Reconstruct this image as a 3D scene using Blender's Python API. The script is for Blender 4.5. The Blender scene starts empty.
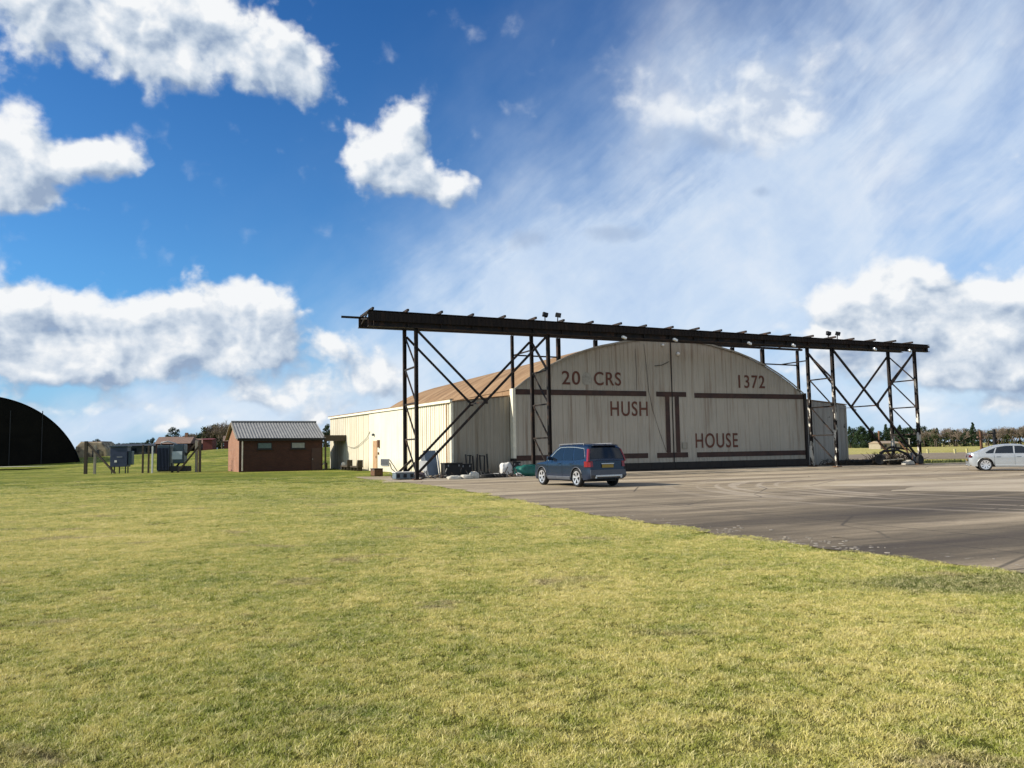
import bpy, bmesh, math, random
from mathutils import Vector, Matrix, noise as mnoise
random.seed(7)
rad = math.radians
sc = bpy.context.scene
COL = sc.collection

# ------------------------------------------------------------------ camera
PITCH, ROLL, FPX = math.atan(66 / 800.0), rad(0.945), 800.0
cam = bpy.data.cameras.new('camera')
cam.sensor_width = 36.0
cam.lens = 36.0 * FPX / 1024.0
cam.clip_start = 0.1
cam.clip_end = 9000
camo = bpy.data.objects.new('camera', cam)
COL.objects.link(camo)
camo.matrix_world = Matrix.Translation((0, 0, 1.6)) @ Matrix.Rotation(rad(90) + PITCH, 4, 'X') @ Matrix.Rotation(-ROLL, 4, 'Z')
sc.camera = camo

def sky_dir(x, y):
    d = camo.matrix_world.to_3x3() @ Vector(((x - 512) / FPX, -(y - 384) / FPX, -1)).normalized()
    return math.atan2(d.x, d.y), math.asin(d.z)

# building frame: u along the hangar front, n away from the camera
ANG = math.atan2(.396, .918)
CU, CN = math.cos(ANG), math.sin(ANG)
OX, OY = -5.4, 45.0
def wor(u, n): return (OX + CU * u - CN * n, OY + CN * u + CU * n)
def loc(x, y): return ((x - OX) * CU + (y - OY) * CN, -(x - OX) * CN + (y - OY) * CU)

# ------------------------------------------------------------------ node helper
class G:
    def __init__(s, nt): s.nt = nt
    def n(s, t, **kw):
        nd = s.nt.nodes.new(t)
        for k, v in kw.items(): setattr(nd, k, v)
        return nd
    def put(s, sock, v):
        if v is None: return
        if isinstance(v, bpy.types.NodeSocket): s.nt.links.new(v, sock)
        else: sock.default_value = v
    def m(s, op, a, b=None, c=None, clamp=False):
        nd = s.n('ShaderNodeMath', operation=op, use_clamp=clamp)
        for i, v in enumerate((a, b, c)): s.put(nd.inputs[i], v)
        return nd.outputs[0]
    def v(s, op, a, b=None, c=None):
        nd = s.n('ShaderNodeVectorMath', operation=op)
        for i, x in enumerate((a, b, c)): s.put(nd.inputs[i], x)
        return nd.outputs['Value'] if op in ('DOT_PRODUCT', 'LENGTH', 'DISTANCE') else nd.outputs[0]
    def noise(s, vec, scale, detail=4, rough=.55, dist=0.0):
        nd = s.n('ShaderNodeTexNoise')
        s.put(nd.inputs['Vector'], vec); nd.inputs['Scale'].default_value = scale
        nd.inputs['Detail'].default_value = detail; nd.inputs['Roughness'].default_value = rough
        nd.inputs['Distortion'].default_value = dist
        return nd.outputs[0]
    def mapr(s, val, a, b, c=0.0, d=1.0, smooth=False):
        nd = s.n('ShaderNodeMapRange')
        nd.interpolation_type = 'SMOOTHSTEP' if smooth else 'LINEAR'
        s.put(nd.inputs[0], val)
        for i, x in enumerate((a, b, c, d)): s.put(nd.inputs[1 + i], x)
        return nd.outputs[0]
    def ramp(s, fac, pts):
        nd = s.n('ShaderNodeValToRGB')
        el = nd.color_ramp.elements
        while len(el) < len(pts): el.new(.5)
        for e, (p, c) in zip(el, pts):
            e.position = p; e.color = (*c, 1) if len(c) == 3 else c
        s.put(nd.inputs[0], fac)
        return nd.outputs[0]
    def mix(s, fac, a, b, mode='MIX'):
        nd = s.n('ShaderNodeMix', data_type='RGBA', blend_type=mode)
        s.put(nd.inputs[0], fac)
        for i, x in ((6, a), (7, b)):
            if isinstance(x, tuple) and len(x) == 3: x = (*x, 1)
            s.put(nd.inputs[i], x)
        return nd.outputs[2]
    def scale(s, vec, xyz): return s.v('MULTIPLY', vec, xyz)
    def xyz(s, vec):
        nd = s.n('ShaderNodeSeparateXYZ'); s.put(nd.inputs[0], vec); return nd.outputs
    def pos(s): return s.n('ShaderNodeNewGeometry').outputs['Position']
    def obj(s): return s.n('ShaderNodeTexCoord').outputs['Object']
    def attr(s, name): return s.n('ShaderNodeAttribute', attribute_name=name).outputs['Fac']
    def bump(s, h, strength=.4, dist=.02):
        nd = s.n('ShaderNodeBump'); nd.inputs['Strength'].default_value = strength
        nd.inputs['Distance'].default_value = dist; s.put(nd.inputs['Height'], h)
        return nd.outputs[0]

def mat(name, fn=None, color=(.5, .5, .5), rough=.7, metal=0.0, spec=.4, coat=0.0, var=.0, vscale=3.0):
    m = bpy.data.materials.new(name); m.use_nodes = True
    nt = m.node_tree; g = G(nt); b = nt.nodes['Principled BSDF']
    b.inputs['Base Color'].default_value = (*color, 1)
    b.inputs['Roughness'].default_value = rough
    b.inputs['Metallic'].default_value = metal
    b.inputs['Specular IOR Level'].default_value = spec
    b.inputs['Coat Weight'].default_value = coat
    if fn: fn(g, b)
    elif var:
        f = g.noise(g.obj(), vscale, 6, .65)
        lo = tuple(c * (1 - var) for c in color); hi = tuple(min(1, c * (1 + var)) for c in color)
        g.put(b.inputs['Base Color'], g.ramp(f, [(.3, lo), (.7, hi)]))
        g.put(b.inputs['Roughness'], g.mapr(f, .3, .7, max(0, rough - .12), min(1, rough + .1)))
    return m

# ------------------------------------------------------------------ materials
def wall_fn(base, rust, streak, dirt, seam_axis=0, pitch=1.0, seams=.5, blotch=0.0):
    def fn(g, b):
        o = g.obj()
        st = g.noise(g.scale(o, (2.6, 2.6, .13)), 1.0, 7, .62)
        st2 = g.noise(g.scale(o, (9.0, 9.0, .3)), 1.0, 4, .6)
        big = g.noise(o, .35, 4, .6)
        c = g.mix(g.mapr(big, .35, .7), base, tuple(x * .86 for x in base))
        c = g.mix(g.mapr(st, .52, .74, 0, streak), c, rust)
        c = g.mix(g.mapr(st2, .55, .8, 0, streak * .5), c, dirt)
        xs = g.xyz(o)
        f = g.m('ABSOLUTE', g.m('SUBTRACT', g.m('FRACT', g.m('DIVIDE', xs[seam_axis], pitch)), .5))
        sm = g.mapr(f, .46, .495)
        sm = g.m('MULTIPLY', sm, g.mapr(g.noise(g.scale(o, (1.0, 1.0, .25)), .7, 3), .35, .6, .25, 1))
        c = g.mix(g.m('MULTIPLY', sm, seams), c, rust)
        low = g.m('MULTIPLY', g.mapr(xs[2], 1.1, .0), g.mapr(st, .3, .7, .3, 1))
        c = g.mix(g.m('MULTIPLY', low, .55), c, dirt)
        if blotch:
            bl = g.noise(g.scale(o, (1.0, 1.0, 1.5)), .9, 4, .6, .6)
            c = g.mix(g.mapr(bl, .63, .68, 0, blotch), c, (.05, .045, .04))
        g.put(b.inputs['Base Color'], c)
        g.put(b.inputs['Normal'], g.bump(g.noise(g.scale(o, (1, 1, .5)), 1.3, 3), .15, .05))
    return fn
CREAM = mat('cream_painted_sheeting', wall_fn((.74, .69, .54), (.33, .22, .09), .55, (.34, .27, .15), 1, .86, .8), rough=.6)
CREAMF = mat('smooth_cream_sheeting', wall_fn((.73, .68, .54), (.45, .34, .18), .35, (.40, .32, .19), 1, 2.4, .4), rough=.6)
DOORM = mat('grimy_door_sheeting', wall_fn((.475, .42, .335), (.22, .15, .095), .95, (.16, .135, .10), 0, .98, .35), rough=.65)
SHADEM = mat('weathered_shade_grey_sheeting', wall_fn((.36, .32, .25), (.19, .145, .09), .75, (.13, .11, .08), 0, .62, .75), rough=.7)  # darker copy of the cream sheeting for shaded faces, plus streaks and dirt
SHADEM2 = mat('blotched_shade_grey_sheeting', wall_fn((.37, .345, .30), (.17, .14, .11), .7, (.12, .11, .09), 0, .9, .5, .85), rough=.7)  # right annex front: shade put into the base colour, plus dark blotches
def roof_fn(g, b):
    o = g.obj()
    a = g.noise(g.scale(o, (.35, .9, .35)), 1.0, 6, .65)
    c = g.ramp(a, [(.25, (.13, .075, .04)), (.5, (.27, .165, .085)), (.75, (.36, .25, .15))])
    sp = g.noise(o, 5.0, 4, .6)
    c = g.mix(g.mapr(sp, .55, .75, 0, .5), c, (.15, .11, .07))
    y = g.xyz(o)[1]
    f = g.m('ABSOLUTE', g.m('SUBTRACT', g.m('FRACT', g.m('DIVIDE', y, 2.4)), .5))
    c = g.mix(g.mapr(f, .47, .495, 0, .5), c, (.12, .075, .045))
    g.put(b.inputs['Base Color'], c)
ROOFM = mat('lichen_brown_roof_sheet', roof_fn, rough=.9)
def rust_steel_fn(g, b):
    o = g.obj()
    a = g.noise(o, 2.2, 6, .7)
    c = g.ramp(a, [(.3, (.010, .009, .009)), (.52, (.020, .015, .012)), (.62, (.055, .028, .016)), (.8, (.10, .05, .026))])
    g.put(b.inputs['Base Color'], c)
    g.put(b.inputs['Normal'], g.bump(a, .2, .01))
STEEL = mat('black_rusty_steel', rust_steel_fn, rough=.75, spec=.3)
def flake_fn(g, b):
    o = g.obj()
    a = g.noise(o, 2.2, 6, .7)
    c = g.ramp(a, [(.3, (.012, .011, .011)), (.55, (.022, .016, .013)), (.75, (.07, .035, .02))])
    fl = g.noise(g.scale(o, (1, 1, .55)), 3.1, 3, .5)
    z = g.xyz(o)[2]
    f = g.m('MULTIPLY', g.mapr(fl, .53, .57), g.mapr(z, 6.6, 4.5))
    c = g.mix(f, c, (.62, .58, .5))
    g.put(b.inputs['Base Color'], c)
FLAKE = mat('black_steel_with_flaked_white_paint', flake_fn, rough=.75, spec=.3)
BANDP = mat('dark_brown_band_paint', color=(.058, .030, .022), rough=.75, var=.5, vscale=1.4)
BROWNP = mat('brown_red_paint', color=(.125, .045, .026), rough=.7, var=.35, vscale=2.0)
PLINTH = mat('dark_door_base', color=(.030, .024, .020), rough=.85, var=.4)
TRIM = mat('cream_trim', color=(.78, .72, .56), rough=.6, var=.12)
TANDOOR = mat('tan_door_paint', color=(.42, .26, .14), rough=.7, var=.2)
BLACKM = mat('matt_black', color=(.012, .012, .013), rough=.7, var=.3)
GREYM = mat('mid_grey_metal', color=(.22, .23, .24), rough=.5, var=.15)
WHITEP = mat('weathered_white', color=(.60, .59, .56), rough=.6, var=.12)
BLUEP = mat('faded_blue_plastic', color=(.13, .165, .19), rough=.5, var=.2)
BLUEB = mat('slate_blue_board', color=(.15, .185, .225), rough=.5, var=.2)
GREENT = mat('green_tarpaulin', color=(.012, .115, .085), rough=.45, var=.4, vscale=5)
SACKM = mat('off_white_sacking', color=(.48, .45, .38), rough=.9, var=.2, vscale=8)
CONC = mat('pale_concrete', color=(.42, .39, .33), rough=.9, var=.25, vscale=6)
WOODD = mat('dark_weathered_timber', color=(.055, .042, .028), rough=.9, var=.4, vscale=6)
WOODL = mat('grey_timber', color=(.30, .27, .21), rough=.9, var=.25, vscale=6)
RUSTL = mat('rust_brown_iron', color=(.12, .06, .03), rough=.85, var=.5, vscale=5)
TEAL = mat('dark_slate_enamel', color=(.022, .04, .055), rough=.35, spec=.5, var=.2)
NAVY = mat('navy_enamel', color=(.02, .028, .06), rough=.4, spec=.5, var=.2)
BRASS = mat('yellow_marker_paint', color=(.75, .66, .28), rough=.6)
LAMPG = mat('white_lamp_globe', color=(.85, .84, .80), rough=.25)
GLASSD = mat('dark_window_glass', color=(.008, .012, .018), rough=.05, spec=.45)
def brick_fn(c1, c2, mortar):
    def fn(g, b):
        o = g.obj()
        x = g.xyz(o)
        cmb = g.n('ShaderNodeCombineXYZ')
        g.put(cmb.inputs[0], g.m('ADD', x[0], x[1])); g.put(cmb.inputs[1], x[2])
        br = g.n('ShaderNodeTexBrick'); g.put(br.inputs['Vector'], cmb.outputs[0])
        br.inputs['Scale'].default_value = 1.0; br.inputs['Brick Width'].default_value = .225
        br.inputs['Row Height'].default_value = .075; br.inputs['Mortar Size'].default_value = .008
        br.inputs['Color1'].default_value = (*c1, 1); br.inputs['Color2'].default_value = (*c2, 1)
        br.inputs['Mortar'].default_value = (*mortar, 1)
        c = g.mix(g.mapr(g.noise(o, .9, 5, .6), .4, .7, 0, .45), br.outputs[0], tuple(v * .5 for v in c1))
        g.put(b.inputs['Base Color'], c)
    return fn
BRICK = mat('orange_red_brick', brick_fn((.33, .145, .078), (.25, .105, .06), (.30, .23, .17)), rough=.9)
BRICKD = mat('shade_darkened_red_brick', brick_fn((.062, .021, .013), (.040, .015, .010), (.047, .032, .025)), rough=.9)  # the hut front's shade is put into this darker brick; far buildings share it
CORR = mat('pale_corrugated_roof', color=(.215, .215, .205), rough=.75, var=.18, vscale=2)
HASM = mat('near_black_shelter_steel', color=(.007, .0062, .0048), rough=.95, var=.5, vscale=.5, spec=.1)
def stone_fn(g, b):
    o = g.obj()
    vo = g.n('ShaderNodeTexVoronoi'); g.put(vo.inputs['Vector'], o); vo.inputs['Scale'].default_value = 1.4
    c = g.ramp(vo.outputs['Distance'], [(.0, (.42, .36, .25)), (.55, (.33, .27, .18)), (.8, (.13, .10, .07))])
    g.put(b.inputs['Base Color'], g.mix(g.mapr(g.noise(o, 1.2, 4), .45, .7, 0, .6), c, (.2, .17, .12)))
STONE = mat('beige_rubble_facing', stone_fn, rough=.9)
REDBOX = mat('maroon_cladding', color=(.13, .03, .025), rough=.7, var=.2)
TILE = mat('clay_tile', color=(.19, .125, .095), rough=.9, var=.25, vscale=4)
SHEDD = mat('slate_shed_cladding', color=(.022, .028, .035), rough=.8, var=.25)
# vehicles
def paint(name, col, metal, flake=.06):
    def fn(g, b):
        f = g.noise(g.obj(), 2.5, 3, .5)
        g.put(b.inputs['Base Color'], g.ramp(f, [(.3, tuple(c * (1 - flake) for c in col)), (.7, tuple(c * (1 + flake) for c in col))]))
        d = g.noise(g.obj(), 14, 4, .6)
        z = g.xyz(g.obj())[2]
        g.put(b.inputs['Roughness'], g.m('ADD', g.mapr(z, .9, .3, .26, .5), g.mapr(d, .4, .8, 0, .08)))
    return mat(name, fn, rough=.3, metal=metal, coat=.5)
CARBLUE = paint('dark_blue_car_paint', (.009, .019, .042), .3)
CARSILV = paint('silver_white_car_paint', (.36, .38, .39), .35)
TRIMBLK = mat('black_car_plastic', color=(.014, .014, .015), rough=.55, var=.2)
GREYPL = mat('grey_lower_cladding', color=(.07, .075, .085), rough=.5, var=.2)
CHROME = mat('satin_silver_trim', color=(.62, .63, .64), rough=.25, metal=.8)
TYRE = mat('tyre_rubber', color=(.016, .016, .016), rough=.85, var=.2)
RIM = mat('silver_alloy', color=(.62, .62, .63), rough=.3, metal=.6)
LENS = mat('red_tail_lens', color=(.20, .010, .012), rough=.2, spec=.5, coat=.2)
PLATE = mat('yellow_plate', color=(.27, .19, .03), rough=.5)
LENSD = mat('dark_lens', color=(.10, .012, .014), rough=.15, spec=.6)

# vegetation
def grasscol(g, p):
    """patchy colour of the lawn from the position on the ground"""
    a = g.noise(p, .16, 4, .6)
    b_ = g.noise(p, .9, 5, .62)
    c_ = g.noise(p, .035, 3, .55)
    y = g.xyz(p)[1]
    far = g.mapr(y, 12, 60)
    dry = g.m('ADD', g.m('ADD', g.m('MULTIPLY', a, .9), g.m('MULTIPLY', b_, .9)), g.m('MULTIPLY', c_, .5))
    dry = g.m('SUBTRACT', g.mapr(dry, .80, 1.60), g.m('MULTIPLY', far, .30))
    c4 = g.noise(p, 4.2, 3, .55)
    dry = g.m('ADD', dry, g.m('MULTIPLY', g.m('SUBTRACT', c4, .5), .95))
    x = g.xyz(p)[0]
    dry = g.m('ADD', dry, g.m('MULTIPLY', g.m('MULTIPLY', g.mapr(x, 12, 40), g.mapr(y, 60, 90)), .5))
    c = g.ramp(dry, [(.0, (.135, .178, .024)), (.25, (.268, .282, .048)), (.54, (.455, .408, .118)), (.96, (.620, .535, .245))])
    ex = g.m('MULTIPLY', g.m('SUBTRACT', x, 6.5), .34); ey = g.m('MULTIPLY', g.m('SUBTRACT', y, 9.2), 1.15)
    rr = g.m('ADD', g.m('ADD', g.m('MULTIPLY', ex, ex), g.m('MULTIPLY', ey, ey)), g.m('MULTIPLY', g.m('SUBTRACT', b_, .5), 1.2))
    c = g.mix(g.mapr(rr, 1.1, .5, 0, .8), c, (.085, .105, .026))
    bare = g.noise(g.scale(p, (1, 1.3, 1)), .62, 5, .62, .4)
    return g.mix(g.mapr(bare, .58, .68, 0, .75), c, (.235, .180, .105)), b_
def lawn_fn(g, b):
    p = g.pos()
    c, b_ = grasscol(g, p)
    fine = g.noise(g.scale(p, (1, .55, 1)), 26, 5, .7)
    mid = g.noise(g.scale(p, (1, .45, 1)), 5, 5, .65)
    c = g.mix(1.0, c, g.ramp(fine, [(.30, (.36, .36, .33)), (.5, (.86, .85, .82)), (.68, (1.35, 1.35, 1.3))]), 'MULTIPLY')
    c = g.mix(1.0, c, g.ramp(mid, [(.3, (.72, .74, .72)), (.7, (1.12, 1.1, 1.08))]), 'MULTIPLY')
    near = g.mapr(g.xyz(p)[1], 12, 34, .46, 1.0)  # near ground darkened: thatch, plus shade in clump gaps put into the colour
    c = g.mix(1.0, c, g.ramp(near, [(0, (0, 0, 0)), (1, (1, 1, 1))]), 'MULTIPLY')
    g.put(b.inputs['Base Color'], c)
    g.put(b.inputs['Normal'], g.bump(g.m('ADD', fine, g.m('MULTIPLY', mid, 1.5)), 1.0, .06))
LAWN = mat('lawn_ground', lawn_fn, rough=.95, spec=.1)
def blade_fn(g, b):
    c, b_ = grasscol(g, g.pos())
    t = g.attr('tint')
    c = g.mix(g.mapr(t, .55, 1.0, 0, .75), c, (.60, .53, .28))
    c = g.mix(g.mapr(t, .45, .0, 0, .6), c, (.075, .125, .02))
    c = g.mix(1.0, c, (1.45, 1.43, 1.45), 'MULTIPLY')
    g.put(b.inputs['Base Color'], c)
    nt = g.nt
    tr = g.n('ShaderNodeBsdfTranslucent'); g.put(tr.inputs[0], c)
    mx = g.n('ShaderNodeMixShader'); mx.inputs[0].default_value = .3
    out = nt.nodes['Material Output']
    nt.links.new(b.outputs[0], mx.inputs[1]); nt.links.new(tr.outputs[0], mx.inputs[2]); nt.links.new(mx.outputs[0], out.inputs[0])
BLADE = mat('grass_blades', blade_fn, rough=.6, spec=.25)
def leaf_fn(lo, hi):
    def fn(g, b):
        f = g.noise(g.pos(), .7, 4, .7)
        g.put(b.inputs['Base Color'], g.ramp(f, [(.3, lo), (.7, hi)]))
    return fn
EVERG = mat('evergreen_needles', leaf_fn((.012, .028, .012), (.04, .065, .026)), rough=.8, spec=.2)
OLIVE = mat('ivy_green_leaves', leaf_fn((.03, .045, .015), (.085, .10, .04)), rough=.8, spec=.2)
BARK = mat('brown_grey_bark', color=(.10, .075, .055), rough=.95, var=.3, vscale=1.5)
TWIG = mat('bare_twigs', leaf_fn((.15, .115, .09), (.25, .20, .15)), rough=.95, spec=.1)

# ------------------------------------------------------------------ mesh builder
class MB:
    def __init__(s): s.bm = bmesh.new()
    def face(s, pts):
        try: return s.bm.faces.new([s.bm.verts.new(p) for p in pts])
        except ValueError: return None
    def box(s, c, d, rz=0.0, rx=0.0, ry=0.0):
        M = Matrix.Translation(c) @ Matrix.Rotation(rz, 4, 'Z') @ Matrix.Rotation(ry, 4, 'Y') @ Matrix.Rotation(rx, 4, 'X')
        v = [s.bm.verts.new(M @ Vector((sx * d[0] / 2, sy * d[1] / 2, sz * d[2] / 2))) for sx in (-1, 1) for sy in (-1, 1) for sz in (-1, 1)]
        for f in ((0, 1, 3, 2), (4, 6, 7, 5), (0, 4, 5, 1), (2, 3, 7, 6), (0, 2, 6, 4), (1, 5, 7, 3)): s.bm.faces.new([v[i] for i in f])
        return s
    def bar(s, a, b, w, h=None, up=(0, 0, 1)):
        h = h or w
        a, b = Vector(a), Vector(b); d = (b - a).normalized(); up = Vector(up)
        if abs(d.dot(up)) > .98: up = Vector((0, 1, 0))
        sx = d.cross(up).normalized(); sy = sx.cross(d).normalized()
        r = []
        for p in (a, b): r.append([s.bm.verts.new(p + sx * (i * w / 2) + sy * (j * h / 2)) for i, j in ((-1, -1), (1, -1), (1, 1), (-1, 1))])
        for i in range(4): s.bm.faces.new((r[0][i], r[0][(i + 1) % 4], r[1][(i + 1) % 4], r[1][i]))
        s.bm.faces.new(r[0][::-1]); s.bm.faces.new(r[1]); return s
    def angle(s, a, b, w, t=.012):
        """rolled H section laid between two points"""
        a, b = Vector(a), Vector(b); d = (b - a).normalized(); up = Vector((0, 0, 1))
        if abs(d.dot(up)) > .98: up = Vector((0, 1, 0))
        sx = d.cross(up).normalized(); sy = sx.cross(d).normalized()
        s.bar(a + sx * (w / 2 - t / 2), b + sx * (w / 2 - t / 2), t, w, sy)
        s.bar(a - sx * (w / 2 - t / 2), b - sx * (w / 2 - t / 2), t, w, sy)
        s.bar(a, b, w - 2 * t - .002, t, sy); return s
    def tube(s, pts, rad_, seg=8, cap=True):
        pts = [Vector(p) for p in pts]
        if not isinstance(rad_, (list, tuple)): rad_ = [rad_] * len(pts)
        rings = []
        for i, p in enumerate(pts):
            d = (pts[min(i + 1, len(pts) - 1)] - pts[max(i - 1, 0)]).normalized()
            up = Vector((0, 0, 1)) if abs(d.z) < .95 else Vector((0, 1, 0))
            x = d.cross(up).normalized(); y = x.cross(d)
            rings.append([s.bm.verts.new(p + (x * math.cos(t) + y * math.sin(t)) * rad_[i]) for t in [2 * math.pi * k / seg for k in range(seg)]])
        for a, b in zip(rings, rings[1:]):
            for k in range(seg): s.bm.faces.new((a[k], a[(k + 1) % seg], b[(k + 1) % seg], b[k]))
        if cap: s.bm.faces.new(rings[0][::-1]); s.bm.faces.new(rings[-1])
        return s
    def lathe(s, prof, c=(0, 0, 0), axis='Z', seg=24, cap=True):
        """profile of (radius, height) turned about an axis"""
        c = Vector(c); rings = []
        for r, h in prof:
            ring = []
            for k in range(seg):
                t = 2 * math.pi * k / seg
                p = (r * math.cos(t), r * math.sin(t), h)
                if axis == 'Y': p = (p[0], p[2], p[1])
                if axis == 'X': p = (p[2], p[0], p[1])
                ring.append(s.bm.verts.new(c + Vector(p)))
            rings.append(ring)
        for a, b in zip(rings, rings[1:]):
            for k in range(seg): s.bm.faces.new((a[k], a[(k + 1) % seg], b[(k + 1) % seg], b[k]))
        if cap: s.bm.faces.new(rings[0][::-1]); s.bm.faces.new(rings[-1])
        return s
    def prism(s, poly, y0, y1, axis='Y'):
        """polygon extruded along an axis; poly in the two other coordinates"""
        def P(a, b, t): return {'Y': (a, t, b), 'X': (t, a, b), 'Z': (a, b, t)}[axis]
        A = [s.bm.verts.new(P(a, b, y0)) for a, b in poly]; B = [s.bm.verts.new(P(a, b, y1)) for a, b in poly]
        k = len(poly)
        s.bm.faces.new(A); s.bm.faces.new(B[::-1])
        for i in range(k): s.bm.faces.new((A[i], A[(i + 1) % k], B[(i + 1) % k], B[i]))
        return s
    def sheet(s, rows):
        """grid of points to faces"""
        V = [[s.bm.verts.new(p) for p in r] for r in rows]
        for a, b in zip(V, V[1:]):
            for i in range(len(a) - 1): s.bm.faces.new((a[i], a[i + 1], b[i + 1], b[i]))
        return s
    def build(s, name, m, parent=None, smooth=False, bevel=0, sub=0, solid=0, auto=None):
        bmesh.ops.recalc_face_normals(s.bm, faces=s.bm.faces)
        me = bpy.data.meshes.new(name); s.bm.to_mesh(me); s.bm.free()
        me.materials.append(m)
        o = bpy.data.objects.new(name, me); COL.objects.link(o)
        if parent: o.parent = parent
        if smooth:
            for p in me.polygons: p.use_smooth = True
            if auto: me.set_sharp_from_angle(angle=rad(auto))
        if solid:
            q = o.modifiers.new('t', 'SOLIDIFY'); q.thickness = solid; q.offset = 0
        if bevel:
            q = o.modifiers.new('b', 'BEVEL'); q.width = bevel; q.segments = 2; q.limit_method = 'ANGLE'; q.angle_limit = rad(40)
        if sub:
            q = o.modifiers.new('s', 'SUBSURF'); q.levels = sub; q.render_levels = sub
        return o

def tag(o, label=None, cat=None, group=None, kind=None):
    if label: o['label'] = label
    if cat: o['category'] = cat
    if group: o['group'] = group
    if kind: o['kind'] = kind
    return o
def thing(name, label, cat, at=(0, 0, 0), rz=0.0, group=None):
    o = bpy.data.objects.new(name, None); COL.objects.link(o)
    o.location = at; o.rotation_euler = (0, 0, rz); o.empty_display_size = .3
    return tag(o, label, cat, group)
def dup(root, at, rz=0.0, s=1.0, label=None):
    def cp(o, par):
        c = o.copy(); COL.objects.link(c)
        if par: c.parent = par
        for ch in o.children: cp(ch, c)
        return c
    r = cp(root, None); r.location = at; r.rotation_euler = (0, 0, rz)
    r.scale = (s, s, s) if not isinstance(s, tuple) else s
    if label: r['label'] = label
    return r
def lettering(name, text, m, parent, at, height, width, rot, off=.004):
    """built-in sans letters fitted to a width and a height, as a thin mesh"""
    cu = bpy.data.curves.new(name, 'FONT'); cu.body = text; cu.size = 1; cu.extrude = .004; cu.offset = .012
    cu.space_character = 1.12
    t = bpy.data.objects.new(name, cu); COL.objects.link(t)
    dg = bpy.context.evaluated_depsgraph_get()
    me = bpy.data.meshes.new_from_object(t.evaluated_get(dg))
    bpy.data.objects.remove(t)
    xs = [v.co.x for v in me.vertices]; ys = [v.co.y for v in me.vertices]
    x0, x1, y0, y1 = min(xs), max(xs), min(ys), max(ys)
    for v in me.vertices:
        v.co.x = (v.co.x - x0) / (x1 - x0) * width; v.co.y = (v.co.y - y0) / (y1 - y0) * height
        v.co.z = v.co.z * .5
    me.materials.clear(); me.materials.append(m)
    o = bpy.data.objects.new(name, me); COL.objects.link(o); o.parent = parent
    o.location = at; o.rotation_euler = rot
    return o

# ------------------------------------------------------------------ terrain
def sstep(a, b, x):
    t = max(0, min(1, (x - a) / (b - a))); return t * t * (3 - 2 * t)
def lerp_tab(tab, x):
    if x <= tab[0][0]: return tab[0][1]
    for (a, va), (b, vb) in zip(tab, tab[1:]):
        if x <= b: return va + (vb - va) * (x - a) / (b - a)
    return tab[-1][1]
RISE = [(-.9, .5), (-.65, .9), (-.55, 1.35), (-.5, 1.75), (-.42, 2.1), (-.36, 2.7), (-.22, 2.7), (-.08, 0)]
def gz(x, y):
    if y < 60: return 0.0
    return lerp_tab(RISE, x / y) * sstep(84, 148, y)
def ground_grid():
    def axis(lims, n):
        return [math.copysign(abs(t) ** 2.6, t) * lims for t in [(2 * i / n - 1) for i in range(n + 1)]]
    xs = axis(4200, 130)
    ys = [-600, -200, -60, -20] + [i * 4.0 - 8 for i in range(52)] + [200 + 200 * ((i / 20) ** 1.5) for i in range(1, 21)] + [480, 640, 900, 1400, 2400, 4500]
    m = MB(); m.sheet([[(x, y, gz(x, y)) for x in xs] for y in ys])
    return m
g_ = ground_grid().build('ground', LAWN, smooth=True)
tag(g_, 'wide mown grass field, green and straw coloured, around the hangar', 'lawn', kind='structure')

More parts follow.
